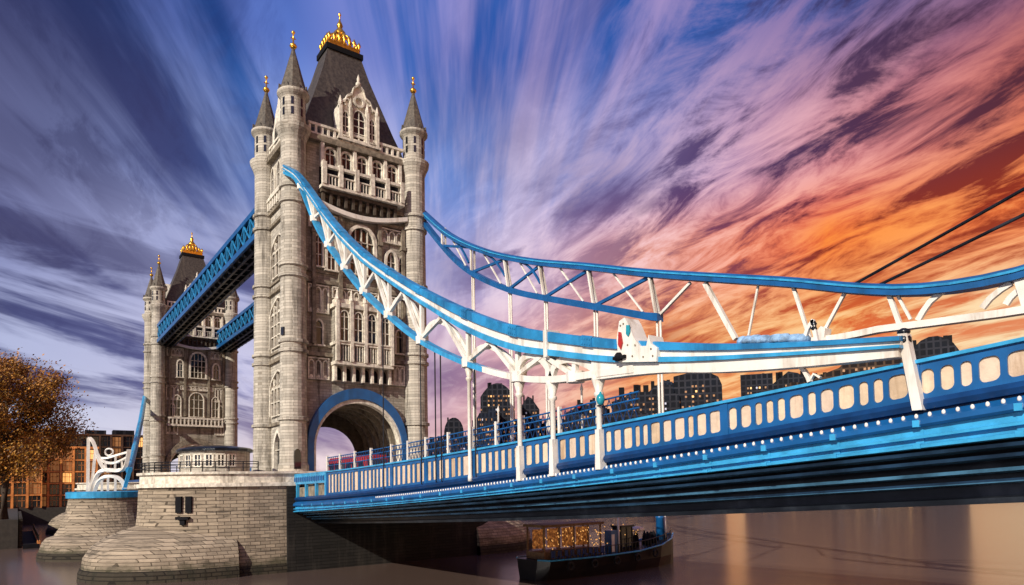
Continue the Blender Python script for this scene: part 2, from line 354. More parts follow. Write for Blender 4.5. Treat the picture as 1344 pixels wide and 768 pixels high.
def interp(tab, x, k=1):
    n = len(tab)
    if x <= tab[0][0]: return tab[0][k]
    if x >= tab[-1][0]: return tab[-1][k]
    for i in range(n-1):
        if tab[i][0] <= x <= tab[i+1][0]:
            t = (x-tab[i][0])/(tab[i+1][0]-tab[i][0])
            def sl(j):
                a, b = max(j-1, 0), min(j+1, n-1)
                return (tab[b][k]-tab[a][k])/(tab[b][0]-tab[a][0])
            h = tab[i+1][0]-tab[i][0]; p0, p1 = tab[i][k], tab[i+1][k]; m0, m1 = sl(i)*h, sl(i+1)*h
            return (2*t**3-3*t*t+1)*p0+(t**3-2*t*t+t)*m0+(-2*t**3+3*t*t)*p1+(t**3-t*t)*m1
def lsp(a, b, n): return [a+(b-a)*i/(n-1) for i in range(n)]
def arch(uc, w, z0, zs, z1, n=12, pointed=False):      # from the left foot, over the top, to the right foot
    h = w/2; pts = [(uc-h, z0)]
    for i in range(n+1):
        t = i/n
        if pointed:
            x = -h+w*t; q = abs(x)/h; zz = zs+(z1-zs)*math.sqrt(max(0, 1-q**1.35))*(.86+.14*(1-q))
            pts.append((uc+x, zz))
        else:
            a = math.pi*(1-t); pts.append((uc+h*math.cos(a), zs+(z1-zs)*math.sin(a)))
    pts.append((uc+h, z0)); return pts
def rrect(x0, x1, zb0, zb1, zt0, zt1, r, n=4):         # rounded quad, edges may slope
    pts = []
    def z(x, t): return (zb0+(zb1-zb0)*(x-x0)/(x1-x0))*(1-t)+(zt0+(zt1-zt0)*(x-x0)/(x1-x0))*t
    h = .5*(zt0+zt1-zb0-zb1); rz = r/h
    for cx, ct, a0 in ((x1-r, 1-rz, 0), (x0+r, 1-rz, 90), (x0+r, rz, 180), (x1-r, rz, 270)):
        for i in range(n+1):
            a = R(a0+90*i/n); pts.append((cx+r*math.cos(a), z(cx+r*math.cos(a), ct+rz*math.sin(a))))
    return pts

# ------------------------------------------------------------------ water, land
o = MB().add([(-2500, -2500, -.7), (2500, -2500, -.7), (2500, 2500, -.7), (-2500, 2500, -.7)], [(0, 1, 2, 3)]).build('river_water', 'water'); struct(o)
o = MB().box(-900, -54, -900, -33.5, -4, 4).box(-900, -150, -33.5, 60, -4, 4).build('quay_ground', 'land'); struct(o)
o = MB().box(-900, 700, 330, 1500, -4, 3.5).box(-900, -190, 130, 330, -4, 3.5).build('far_bank_ground', 'land'); struct(o)

# ------------------------------------------------------------------ bridge towers
LX, WY = 5.4, 8.0
def tower(X0, label, near):
    root = thing('bridge_tower', label, 'tower', (X0, 0, 10), group='gothic stone bridge towers')
    fx = lambda u, v, n: (X0+5.2+n, u, v)
    fy = lambda u, v, n: (X0+u, -7.6-n, v)
    # walls: one block with the road arch through it
    AR = arch(0, 11.6, 9.0, 13.2, 19.3, 24)
    body = MB().prism([(-7.6, 9.0)]+AR+[(7.6, 9.0), (7.6, 33), (-7.6, 33)], lambda u, v, n: (X0+n, u, v), -5.2, 5.2)
    body.box(X0-5.2, X0+5.2, -7.6, 7.6, 33.002, 51.0)
    body.build('wall', 'wall_stone', root)
    # side walls read paler: their own facing slab, with the string courses
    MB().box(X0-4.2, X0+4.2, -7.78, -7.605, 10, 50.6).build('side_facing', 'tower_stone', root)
    # arch surround, ribs
    MB().ring(arch(0, 13.0, 9.4, 13.4, 20.5, 28), arch(0, 11.5, 9.4, 13.2, 19.2, 28), fx, .003, .75).build('arch_ring', 'blue' if near else 'band_stone', root)
    MB().ring(arch(0, 11.48, 9.4, 13.2, 19.18, 28), arch(0, 10.9, 9.4, 13.2, 18.7, 28), fx, -.4, .55).build('arch_moulding', 'pale_stone', root)
    for xr in (-1.6, -3.8, -6.0, -8.2, -9.9):
        MB().ring(arch(0, 11.5, 9.4, 13.2, 19.2, 20), arch(0, 10.5, 9.4, 13.2, 18.4, 20), fx, xr-.25, xr+.25).build('vault_rib', 'band_stone', root)
    MB().ring(arch(0, 11.7, 9.2, 13.3, 19.3, 20), arch(-.2, 8.6, 9.2, 12.6, 16.6, 20), fx, -10.35, -9.95).build('darkening_screen', 'dark_stone', root)  # added screen, narrows the far opening so the archway looks darker
    # string courses
    for z, h, pr in ((21.0, .22, .2), (24.1, .45, .35), (25.2, .3, .25), (32.9, .45, .35), (34.2, .3, .22), (41.7, .4, .3), (43.5, .4, .35), (50.2, .7, .7)):
        if z > 22: MB().box(X0+5.2, X0+5.2+pr, -6.7, 6.7, z, z+h).build('string_course', 'band_stone', root)
        MB().box(X0-5.2-pr, X0-5.2, -6.7, 6.7, z, z+h).build('string_course', 'band_stone', root)
        MB().box(X0-4.1, X0+4.1, -7.78-pr, -7.6, z, z+h).build('string_course', 'band_stone', root)
        MB().box(X0-4.1, X0+4.1, 7.6, 7.6+pr, z, z+h).build('string_course', 'band_stone', root)
    MB().box(X0-4.1, X0+4.1, -8.05, -7.6, 16.2, 16.6).build('string_course', 'band_stone', root)
    # corner turrets
    for sx in (1, -1):
        for sy in (-1, 1):
            cx, cy = X0+sx*LX, sy*WY
            pr = [(1.72, 9.0), (1.72, 11.0), (1.55, 11.4)]
            for z in (16.2, 24.1, 25.2, 32.9, 34.2, 41.7, 43.5):
                r = 1.52-(z-16)*.004
                pr += [(r, z), (r+.22, z+.04), (r+.22, z+.36), (r-.01, z+.44)]
            pr += [(1.42, 49.2), (1.62, 49.8), (1.95, 50.5), (2.02, 51.0), (1.85, 51.1), (1.42, 51.3), (1.42, 54.3), (1.6, 54.5), (1.85, 54.8), (1.85, 55.1)]
            t = MB().lathe(cx, cy, pr, 20, False).build('turret', 'tower_stone', root)
            MB().lathe(cx, cy, [(1.88, 55.1), (1.45, 55.9), (1.0, 57.5), (.55, 59.2), (.22, 60.4), (.2, 60.6)], 8, False, R(22.5)).build('spire', 'spire_slate', t)
            f = MB().lathe(cx, cy, [(.12, 60.6), (.3, 60.75), (.45, 61.0), (.3, 61.25), (.1, 61.35), (.07, 62.4), (.2, 62.6), (.22, 62.75), (.05, 62.95)], 10)
            f.bar((cx-.3, cy, 61.95), (cx+.3, cy, 61.95), .1, .1).bar((cx, cy-.3, 61.95), (cx, cy+.3, 61.95), .1, .1)
            f.build('finial', 'gold' if sy < 0 or sx > 0 else 'lead', t)
            for k in range(8):
                th = 2*math.pi*k/8+R(22.5); c_, s_ = math.cos(th), math.sin(th)
                for dz in (52.0, 53.2):
                    p = Vector((cx+1.40*c_, cy+1.40*s_, dz)); MB().bar(p, p+Vector((0, 0, .9)), .3, .1, (c_, s_, 0)).build('slit_window', 'glass', t)
            for k in range(8):                                   # little gables at the spire's foot
                dk = MB()
                th = 2*math.pi*k/8; c_, s_ = math.cos(th), math.sin(th); a = Vector((-s_, c_, 0)); p = Vector((cx+1.72*c_, cy+1.72*s_, 55.1))
                q = Vector((cx+1.1*c_, cy+1.1*s_, 55.7))
                dk.add([p-a*.3, p+a*.3, p+Vector((0, 0, .8)), q], [(0, 1, 2), (0, 2, 3), (1, 2, 3), (0, 1, 3)])
                dk.build('spire_gable', 'spire_slate', t)
            if near and sy < 0 and sx > 0:
                MB().prism(arch(cy*0+cy-.1, .75, 10.6, 12.2, 12.9, 8), lambda u, v, n: (cx+1.62+n, u, v), -.2, .12).build('slit_window', 'glass', t)
                p = Vector((cx+.55, cy-1.36, 26)); MB().bar(p, p+Vector((0, 0, .9)), .5, .3, (.3, -.9, 0)).build('slit_window', 'glass', t)
    # windows
    def window(fm, uc, w, z0, zs, z1, dep=.32, lights=2, trans=1, frame='pale_stone', pointed=False, fw=.2, n0=.004, sill=True):
        outp = arch(uc, w+2*fw, z0-.02, zs, z1+fw, 10, pointed); inn = arch(uc, w, z0-.02, zs, z1, 10, pointed)
        f = MB().ring(outp, inn, fm, n0, n0+dep)
        for k in range(1, lights):
            u = uc-w/2+w*k/lights; f.prism([(u-.055, z0), (u+.055, z0), (u+.055, z1-.08), (u-.055, z1-.08)], fm, n0+.05, n0+dep*.6)
        for k in range(1, trans+1):
            z = z0+(zs-z0)*k/(trans+.001) if trans > 1 else zs-.1
            f.prism([(uc-w/2, z-.05), (uc+w/2, z-.05), (uc+w/2, z+.05), (uc-w/2, z+.05)], fm, n0+.05, n0+dep*.55)
        if sill: f.prism([(uc-w/2-fw-.1, z0-.2), (uc+w/2+fw+.1, z0-.2), (uc+w/2+fw+.1, z0-.02), (uc-w/2-fw-.1, z0-.02)], fm, n0, n0+dep+.12)
        fo = f.build('window', frame, root)
        MB().prism(inn, fm, n0-.003, n0+.04).build('pane', 'glass', fo)
        return fo
    def tracery(fm, uc, w, z0, zs, z1, cols, parent_frame='pale_stone'):
        outp = arch(uc, w+.5, z0, zs, z1+.25, 14, True); inn = arch(uc, w, z0, zs, z1, 14, True)
        f = MB().ring(outp, inn, fm, .004, .4)
        for k in range(1, cols):
            u = uc-w/2+w*k/cols; q = abs(u-uc)/(w/2); top = zs+(z1-zs)*math.sqrt(max(0, 1-q**1.35))*(.86+.14*(1-q))
            f.prism([(u-.07, z0), (u+.07, z0), (u+.07, top), (u-.07, top)], fm, .06, .3)
        nz = max(2, int((zs-z0)/1.3))
        for k in range(nz+1):
            z = z0+(zs-z0)*k/nz; f.prism([(uc-w/2, z-.06), (uc+w/2, z-.06), (uc+w/2, z+.06), (uc-w/2, z+.06)], fm, .062, .26)
        for k in range(cols):                                     # cusped heads and circles
            u = uc-w/2+w*(k+.5)/cols; ww = w/cols
            f.ring(arch(u, ww, zs-.55, zs-.3, zs+.28, 6), arch(u, ww-.2, zs-.55, zs-.3, zs+.14, 6), fm, .064, .24)
            if k % 2 == 0 and k+1 < cols or cols == 1:
                cc = [(u+ww/2+.32*ww*math.cos(a), zs+.75+.32*ww*math.sin(a)) for a in [2*math.pi*i/10 for i in range(10)]]
                ci = [(u+ww/2+.2*ww*math.cos(a), zs+.75+.2*ww*math.sin(a)) for a in [2*math.pi*i/10 for i in range(10)]]
                f.ring(cc, ci, fm, .066, .24, True)
        fo = f.build('tracery_window', parent_frame, root)
        MB().prism(inn, fm, .002, .05).build('pane', 'dark_stone', fo)
        return fo
    # --- river-side (-Y) face
    window(fy, .2, 2.6, 10.05, 13.2, 15.2, .5, 1, 1, pointed=True, fw=.55, n0=.185, sill=False)
    fyo = lambda u, v, n: (X0+u, -7.78-n, v)
    tracery(fyo, 0, 6.2, 17.4, 20.8, 22.8, 5)
    tracery(fyo, 0, 6.2, 26.0, 30.2, 31.9, 5)
    tracery(fyo, 0, 5.6, 34.9, 38.0, 39.8, 4)
    for u in (-2.4, 0, 2.4): window(fyo, u, 1.5, 45.9, 48.0, 49.2, .3, 2, 1, pointed=True)
    ba = MB()
    for k in range(9): u = -3.7+k*.92; ba.prism(arch(u, .5, 44.0, 44.7, 45.1, 5), fyo, .01, .5)
    ba.prism([(-3.9, 45.1), (3.9, 45.1), (3.9, 45.5), (-3.9, 45.5)], fyo, .01, .6)
    ba.build('blind_arcade', 'pale_stone', root)
    # side gable above the parapet
    gp = [(-2.6, 51), (2.6, 51), (2.6, 53.8), (1.9, 54.6), (1.4, 55.8), (.5, 56.8), (.25, 57.8), (-.25, 57.8), (-.5, 56.8), (-1.4, 55.8), (-1.9, 54.6), (-2.6, 53.8)]
    sg = MB().prism(gp, fyo, -3.2, .25).build('side_dormer', 'pale_stone', root)
    for u in (-1, 1):
        MB().prism(arch(u, 1.2, 51.9, 53.4, 54.3, 8, True), fyo, .2, .3).build('pane', 'glass', sg)
    # --- road (+X) face
    window(fx, -4.95, .8, 25.5, 27.7, 28.4, .3, 1, 1); window(fx, 5.6, .8, 25.5, 27.7, 28.4, .3, 1, 1)
    if near:
        ob = MB().box(X0+5.204, X0+6.6, -3.3, 3.9, 23.3, 30.2)
        ob.build('oriel_bay', 'wall_stone', root)
        om = MB()
        om.box(X0+5.21, X0+6.85, -3.5, 4.1, 23.1, 23.5).box(X0+5.21, X0+6.9, -3.55, 4.15, 25.5, 25.85).box(X0+5.21, X0+6.9, -3.6, 4.2, 30.0, 30.5)
        for k in range(5):
            u = -3.2+k*1.78; om.box(X0+6.6, X0+7.0, u-.2, u+.2, 23.5, 30.9); om.lathe(X0+6.8, u, [(.3, 30.9), (.22, 31.3), (.03, 32.3)], 6, False)
        for k in range(4):
            for j in range(4):
                u = -3.2+k*1.78+.36+j*.35; om.box(X0+6.62, X0+6.8, u-.05, u+.05, 23.6, 25.5)
        om.box(X0+5.21, X0+6.6, -3.3, 3.9, 30.5, 31.1)
        for k in range(7): u = -3.2+k*1.19; om.box(X0+5.22, X0+6.2, u-.16, u+.16, 21.2, 23.1)
        om.build('oriel_trim', 'pale_stone', root)
        fo = lambda u, v, n: (X0+6.6+n, u, v)
        for k in range(4): window(fo, -2.31+k*1.78, 1.05, 26.0, 28.9, 29.6, .28, 2, 2, fw=.12)
        for k in range(4):
            MB().prism([(-2.31+k*1.78-.68, 23.7), (-2.31+k*1.78+.68, 23.7), (-2.31+k*1.78+.68, 25.3), (-2.31+k*1.78-.68, 25.3)], fo, .005, .03).build('balcony_recess', 'glass', root)
        for k in range(6):
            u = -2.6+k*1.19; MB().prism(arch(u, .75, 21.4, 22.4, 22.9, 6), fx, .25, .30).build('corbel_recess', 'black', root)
        MB().box(X0+5.205, X0+5.46, -3.3, 3.9, 21.1, 23.1).build('corbel_back', 'wall_stone', root)
    else:
        for u in (-4.0, 4.4): window(fx, u, 1.5, 25.6, 29.4, 30.4, .4, 2, 2)
        window(fx, .2, 3.0, 25.6, 29.6, 31.2, .45, 3, 2)
        bb = MB().box(X0+5.21, X0+6.4, -6, 6, 23.2, 23.6).box(X0+6.1, X0+6.4, -6, 6, 24.9, 25.25)
        for k in range(15): u = -5.8+k*.83; bb.box(X0+6.12, X0+6.36, u-.14, u+.14, 23.6, 24.9)
        bb.build('balcony', 'pale_stone', root)
    def carved(fm, u0, u1, z0, z1, n):
        f = MB(); w = (u1-u0)/n
        f.ring([(u0, z0), (u1, z0), (u1, z1), (u0, z1)], [(u0+.14, z0+.14), (u1-.14, z0+.14), (u1-.14, z1-.14), (u0+.14, z1-.14)], fm, .004, .3, True)
        for k in range(n):
            u = u0+w*(k+.5)
            f.ring(arch(u, w-.08, z0+.1, z1-.5*w-.25, z1-.18, 6, True), arch(u, w-.34, z0+.1, z1-.5*w-.3, z1-.36, 6, True), fm, .008, .24)
            f.prism([(u-.3*w, z0+.25), (u, z0+.15), (u+.3*w, z0+.25), (u+.12*w, z0+.55), (u-.12*w, z0+.55)], fm, .006, .2)
        return f.build('carved_panel', 'pale_stone', root)
    for (u0, u1, z0, z1, n) in ((-6.3, -3.7, 29.3, 32.7, 3), (4.3, 6.4, 29.3, 32.7, 3), (-3.3, 3.9, 31.35 if near else 31.75, 32.8, 8), (-6.3, -3.7, 21.3, 23.9, 3), (4.3, 6.4, 21.3, 23.9, 3), (-6.2, -2.6, 39.6, 41.5, 4), (3.2, 6.3, 39.6, 41.5, 3)):
        carved(fx, u0, u1, z0, z1, n)
    if near:
        window(fx, -5.0, .9, 35.0, 37.9, 38.7, .35, 2, 2); window(fx, 6.0, .6, 35.0, 37.2, 38.0, .3, 1, 2)
    # tall middle stage
    window(fx, -3.4, 1.0, 34.75, 37.9, 38.7, .4, 2, 2, fw=.3); window(fx, 4.5, 1.2, 34.75, 37.2, 38.4, .5, 2, 1, fw=.35)
    window(fx, .5, 3.2, 34.8, 38.9, 40.7, .55, 4, 3, fw=.4)
    pl = MB()
    for u in (-5.6, -2.3, 2.9, 6.2): pl.box(X0+5.205, X0+5.75, u-.22, u+.22, 25.55, 41.6); pl.box(X0+5.206, X0+5.95, u-.32, u+.32, 38.9, 39.4)
    pl.build('pilaster', 'band_stone', root)
    MB().ring([(-6.6+13.2*i/16, 43.3-2.0*(abs(i-8)/8)**2*0+.0-1.25*math.sin(math.pi*i/16)) for i in range(17)],
              [(-6.6+13.2*i/16, 42.75-1.25*math.sin(math.pi*i/16)) for i in range(17)], fx, .31, 1.0).build('swag_moulding', 'white', root)
    # dark arcaded machicolation and balcony
    ma = MB().box(X0+5.205, X0+6.3, -4.9, 5.1, 43.9, 44.3)
    for k in range(11): u = -4.6+k*.95; ma.prism([(u-.16, 42.6), (u+.16, 42.6), (u+.16, 43.9), (u-.16, 43.9)], fx, .36, .95)
    ma.box(X0+5.36, X0+5.42, -4.9, 5.1, 42.5, 43.9)
    ma.build('machicolation', 'dark_stone', root)
    bl = MB().box(X0+5.205, X0+6.75, -5.0, 5.9, 44.35, 44.7).box(X0+6.35, X0+6.8, -5.0, 5.9, 46.75, 47.1)
    for k in range(6): u = -4.7+k*2.06; bl.box(X0+6.36, X0+6.85, u-.26, u+.26, 44.7, 47.4)
    for k in range(26):
        u = -4.5+k*.4; bl.box(X0+6.5, X0+6.64, u-.06, u+.06, 44.7, 45.9)
    bl.box(X0+6.42, X0+6.72, -4.8, 5.7, 45.85, 46.0)
    bl.build('balcony', 'pale_stone', root)
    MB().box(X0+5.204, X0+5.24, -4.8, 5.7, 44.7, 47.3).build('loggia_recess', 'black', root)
    for k in range(5): window(fx, -3.5+k*2.07, 1.2, 47.55, 49.2, 49.75, .35, 2, 1, fw=.22, sill=False)
    ps = MB()
    for k in range(6): u = -4.55+k*2.07; ps.box(X0+5.21, X0+5.8, u-.2, u+.2, 47.4, 50.2)
    ps.build('pilaster', 'pale_stone', root)
    # parapets
    pp = MB()
    for (ax, sg_) in ((0, 1), (0, -1), (1, 1), (1, -1)):
        L = 6.3 if ax == 0 else 3.9; pos = (5.45 if ax == 0 else 7.85)*sg_
        def bx(a, b, z0, z1, t):
            if ax == 0: pp.box(X0+pos-t, X0+pos+t, a, b, z0, z1)
            else: pp.box(X0+a, X0+b, pos-t, pos+t, z0, z1)
        bx(-L, L, 50.905, 51.2, .28); bx(-L, L, 52.1, 52.4, .28)
        k = -L+.2
        while k < L: bx(k-.14, k+.14, 51.2, 52.1, .2); k += .78
    pp.build('parapet', 'pale_stone', root)
    # roof
    rl = []
    for z, a, b in ((51.0, 4.9, 7.0), (52.6, 4.5, 6.5), (54.6, 3.95, 5.75), (58.5, 3.1, 4.35), (62, 2.3, 3.15), (65.1, 1.65, 2.3)):
        rl.append([(X0-a, -b, z), (X0+a, -b, z), (X0+a, b, z), (X0-a, b, z)])
    rf = MB().loft(rl).build('roof', 'slate', root)
    MB().box(X0-1.85, X0+1.85, -2.5, 2.5, 65.05, 65.75).build('roof_platform', 'black', rf)
    cr = MB()
    for y in (-2.05, 2.05): cr.box(X0-1.5, X0+1.5, y-.12, y+.12, 65.75, 66.45)
    for x in (-1.5, 1.5): cr.box(X0+x-.12, X0+x+.12, -2.05, 2.05, 65.75, 66.44)
    for k in range(7):
        y = -2.05+k*4.1/6; hh = .55*(1-abs(k-3)/3)
        for x in (-1.5, 1.5): cr.lathe(X0+x, y, [(.18, 66.3), (.1, 66.6+hh*.4), (.26, 66.9+hh*.6), (.2, 67.15+hh), (.03, 67.5+hh)], 6)
    for x in (-.75, 0, .75):
        for y in (-2.05, 2.05): cr.lathe(X0+x, y, [(.18, 66.3), (.1, 66.7), (.26, 67.0), (.2, 67.3), (.03, 67.75)], 6)
    cr.lathe(X0, 0, [(1.35, 65.75), (1.3, 66.6), (1.05, 67.2), (.72, 67.7), (.62, 68.1), (.82, 68.45), (.78, 68.8), (.5, 69.15), (.3, 69.5), (.42, 69.8), (.3, 70.15), (.12, 70.5), (.09, 71.1), (.2, 71.3), (.04, 71.7)], 10)
    for k in range(8):
        th = 2*math.pi*k/8; c_, s_ = math.cos(th), math.sin(th)
        cr.tube([(X0+1.35*c_, 1.6*s_, 66.2), (X0+1.35*c_, 1.6*s_, 67.4), (X0+1.0*c_, 1.1*s_, 68.3), (X0+.5*c_, .5*s_, 68.6)], .15, 5)
    cr.build('roof_crown', 'gold', rf)
    # dormer on the road face
    dm = MB().box(X0+2.6, X0+5.55, -2.5, 2.8, 50.95, 55.2)
    gpl = [(-2.5, 55.2), (-2.3, 55.9), (-1.7, 56.1), (-1.4, 56.9), (-.75, 57.3), (-.5, 58.2), (.15, 58.8), (.8, 58.2), (1.05, 57.3), (1.7, 56.9), (2.0, 56.1), (2.6, 55.9), (2.8, 55.2)]
    dm.prism(gpl, fx, -2.0, .35)
    dm.build('dormer', 'pale_stone', root)
    dt = MB()
    fd = lambda u, v, n: (X0+5.55+n, u, v)
    for u in (-2.3, -.95, 1.25, 2.6): dt.prism([(u-.2, 51.2), (u+.2, 51.2), (u+.2, 55.6), (u-.2, 55.6)], fd, .003, .4); dt.lathe(X0+5.75, u, [(.25, 55.6), (.3, 55.9), (.04, 56.8)], 6, False)
    dt.ring([(a*1.0+.15*0, b+.3) for a, b in gpl], gpl, fd, -.3, .25)
    cc = [(.15+.75*math.cos(2*math.pi*i/14), 56.7+.75*math.sin(2*math.pi*i/14)) for i in range(14)]
    ci = [(.15+.5*math.cos(2*math.pi*i/14), 56.7+.5*math.sin(2*math.pi*i/14)) for i in range(14)]
    dt.ring(cc, ci, fd, .005, .3, True)
    for sgn in (-1, 1):
        dt.tube([fd(.15+sgn*1.0, 56.3, .1), fd(.15+sgn*1.5, 56.7, .1), fd(.15+sgn*2.0, 56.4, .1), fd(.15+sgn*1.8, 55.8, .1)], .14, 6)
    dt.lathe(X0+5.6, .15, [(.28, 58.7), (.36, 59.1), (.15, 59.4), (.22, 59.7), (.04, 60.3)], 8)
    dt.box(X0+5.56, X0+6.05, -2.7, 3.0, 51.2, 51.5)
    dt.build('dormer_trim', 'pale_stone', root)
    window(fd, -1.62, .75, 51.9, 54.3, 54.9, .25, 2, 2, fw=.1); window(fd, .15, 1.5, 51.7, 54.4, 55.5, .25, 2, 3, fw=.14); window(fd, 1.92, .75, 51.9, 54.3, 54.9, .25, 2, 2, fw=.1)
    return root
FXT = -94.35
tower(0, 'nearer and larger gothic stone bridge tower with oriel window over its blue-ringed road arch', True)
tower(FXT, 'farther, smaller-looking stone bridge tower behind the high walkways, at the left', False)

# ------------------------------------------------------------------ piers
def pier(X0, label, near):
    root = thing('bridge_pier', label, 'pier', (X0, 0, -2), group='stone river piers')
    def plan(hx, ytip, yn, n=14):
        pts = []
        for s in (-1, 1):
            for i in range(n+1):
                a = math.pi*i/n
                cx, sy = -math.cos(a)*hx*s*-1*-1, math.sin(a)**.85
                pts.append((X0+(math.cos(a)*-hx if s < 0 else math.cos(a)*hx), s*(yn+(ytip-yn)*sy)))
        return pts
    def lv(z, hx, yt, yn): return [(x, y, z) for x, y in plan(hx, yt, yn)]
    m = MB().loft([lv(-2, 9.0, 23.9, 10.5), lv(3, 8.85, 23.5, 10.45), lv(6, 8.78, 23.2, 10.4), lv(8.7, 8.75, 23.1, 10.4)]); m.build('pier_body', 'pier_stone', root)
    MB().loft([lv(8.7, 9.0, 23.5, 10.6), lv(9.1, 9.0, 23.5, 10.6), lv(9.1, 8.7, 23.0, 10.3), lv(10.05, 8.7, 23.0, 10.3), lv(10.05, 8.95, 23.3, 10.5), lv(10.3, 8.95, 23.3, 10.5)]).build('coping', 'pale_stone', root)
    def ap(z, hx, y1, hh=0): return [(X0+.4+hx*math.sin(a), s_*(15+(y1-15)*max(0, math.cos(a))**.8), z) for a in [math.pi*(k-9)/18 for k in range(19)]]
    for s_ in (-1, 1):
        MB().loft([ap(-2, 9.1, 28.6), ap(1.5, 8.9, 28.2), ap(2.6, 8.5, 27.5), ap(3.5, 7.7, 26.2), ap(4.2, 6.5, 24.6), ap(4.6, 5.2, 23.3), ap(4.8, 3.5, 22.0)]).build('starling', 'pier_stone', root)
        MB().loft([ap(-2, 9.2, 28.75), ap(.1, 9.12, 28.6), ap(.45, 9.0, 28.45)]).build('tide_band', 'wet_stone', root)
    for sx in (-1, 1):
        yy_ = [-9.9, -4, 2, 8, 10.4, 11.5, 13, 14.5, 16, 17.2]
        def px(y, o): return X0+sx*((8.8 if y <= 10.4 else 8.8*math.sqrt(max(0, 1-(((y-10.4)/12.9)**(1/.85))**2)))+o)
        MB().loft([[(px(y, -.5), y, -2), (px(y, .38), y, -2), (px(y, .14), y, 8.65), (px(y, -.5), y, 8.65)] for y in yy_]).build('shade_facing', 'shade_stone', root)  # dark slab on the pier sides: under-deck shade put into its colour
    MB().loft([lv(-2, 9.12, 24.05, 10.6), lv(-.2, 9.08, 24.0, 10.6), lv(.3, 8.98, 23.85, 10.55)]).build('tide_band', 'wet_stone', root)
    return root
pier(0, 'stone pier with rounded cutwater carrying the nearer tower and a small cabin', True)
pier(FXT, 'stone pier under the farther tower, mostly hidden by the round bastion', False)
# recessed slots on the near pier
def on_pier(a, z, r=1.0):
    return (-math.cos(a)*8.8*r, -(10.4+(23.2-10.4)*math.sin(a)**.85)*r, z)

# cabin on the pier
cab = thing('control_cabin', 'low stone cabin with flat dark roof and square windows on the near pier', 'cabin', (0, -16, 10.3))
cp = MB()
def cabplan(k, z): return [(1.2+5.4*k*math.cos(2*math.pi*i/20), -15.6+3.6*k*math.sin(2*math.pi*i/20), z) for i in range(20)]
MB().loft([cabplan(1, 10.3), cabplan(1, 12.6)]).build('cabin_wall', 'tower_stone', cab)
MB().loft([cabplan(1.09, 12.6), cabplan(1.1, 12.85), cabplan(1.03, 13.0), cabplan(.6, 13.25)]).build('cabin_roof', 'dark_steel', cab)
for i in range(20):
    a0 = 2*math.pi*(i+.18)/20; a1 = 2*math.pi*(i+.82)/20
    if math.sin((a0+a1)/2) > .3: continue
    p = Vector((1.2+5.42*math.cos(a0), -15.6+3.62*math.sin(a0), 10.9)); q = Vector((1.2+5.42*math.cos(a1), -15.6+3.62*math.sin(a1), 10.9))
    nrm = Vector(((q-p).y, -(q-p).x, 0)).normalized()
    if nrm.dot(p-Vector((1.2, -15.6, 10.9))) < 0: nrm = -nrm
    w = MB(); up = Vector((0, 0, 1.3))
    w.bar(p, q, .2, .12).bar(p+up, q+up, .2, .12).bar(p, p+up, .2, .12, nrm).bar(q, q+up, .2, .12, nrm).bar((p+q)/2, (p+q)/2+up, .16, .06, nrm).bar(p+up*.55, q+up*.55, .14, .06)
    wo_ = w.build('window', 'pale_stone', cab)
    c0 = nrm*.0
    MB().add([p+c0, q+c0, q+up+c0, p+up+c0, p-nrm*.1, q-nrm*.1, q+up-nrm*.1, p+up-nrm*.1], [(0, 1, 2, 3), (4, 5, 6, 7), (0, 1, 5, 4), (2, 3, 7, 6)]).build('pane', 'glass', wo_)
# pierced low wall and rail on the pier's end
pw = MB()
for i in range(26):
    a = math.pi*(.05+.9*i/25); p = Vector(on_pier(a, 10.3, .985)); pw.bar(p, p+Vector((0, 0, 1.05)), .09, .09)
for zz in (10.75, 11.1, 11.36):
    pw.tube([on_pier(math.pi*(.05+.9*i/40), zz, .985) for i in range(41)], .05, 6)
tag(pw.build('pier_railing', 'dark_steel'), 'thin dark iron railing round the rounded end of the near pier', 'railing')
# two small dark openings with a bracket low on the cutwater
def pier_at(a, z):
    p = Vector(on_pier(a, z, 1.0)); q = Vector(on_pier(a+.02, z, 1.0))-Vector(on_pier(a-.02, z, 1.0)); n = Vector((-q.y, q.x, 0)).normalized()
    if n.y > 0: n = -n
    return p, n
vn = thing('vent_pair', 'pair of narrow dark openings with iron bracket in the near pier face', 'vent', on_pier(2.4, 6.6))
for k, a in enumerate((2.33, 2.43)):
    p, n = pier_at(a, 6.9)
    MB().bar(p-n*.6, p+n*.16, .62, 1.7).build('opening', 'black', vn)
p, n = pier_at(2.38, 5.5)
MB().bar(p-n*.5, p+n*.5, 1.3, .3).bar(p-n*.5+Vector((0, 0, -.45)), p+n*.35+Vector((0, 0, -.4)), .5, .6).build('bracket', 'black', vn)

# round bastion left of the pier
bs = thing('stone_bastion', 'round stone bastion with flared foot and bright blue rim left of the near pier', 'bastion', (-29, -23, -2))
MB().lathe(-29, -23, [(8.6, -2), (8.3, .3), (7.9, 1.6), (7.5, 2.1), (6.6, 2.4), (5.9, 3.6), (5.3, 5.4), (5.0, 7.3), (5.0, 7.5)], 40, False).build('drum', 'pier_stone', bs)
MB().lathe(-29, -23, [(8.68, -2), (8.45, .1), (8.3, .35)], 40, False).build('tide_band', 'wet_stone', bs)
MB().lathe(-29, -23, [(5.3, 7.5), (5.35, 8.3), (5.1, 8.4), (4.2, 8.42)], 40, False).build('rim', 'blue_light', bs)

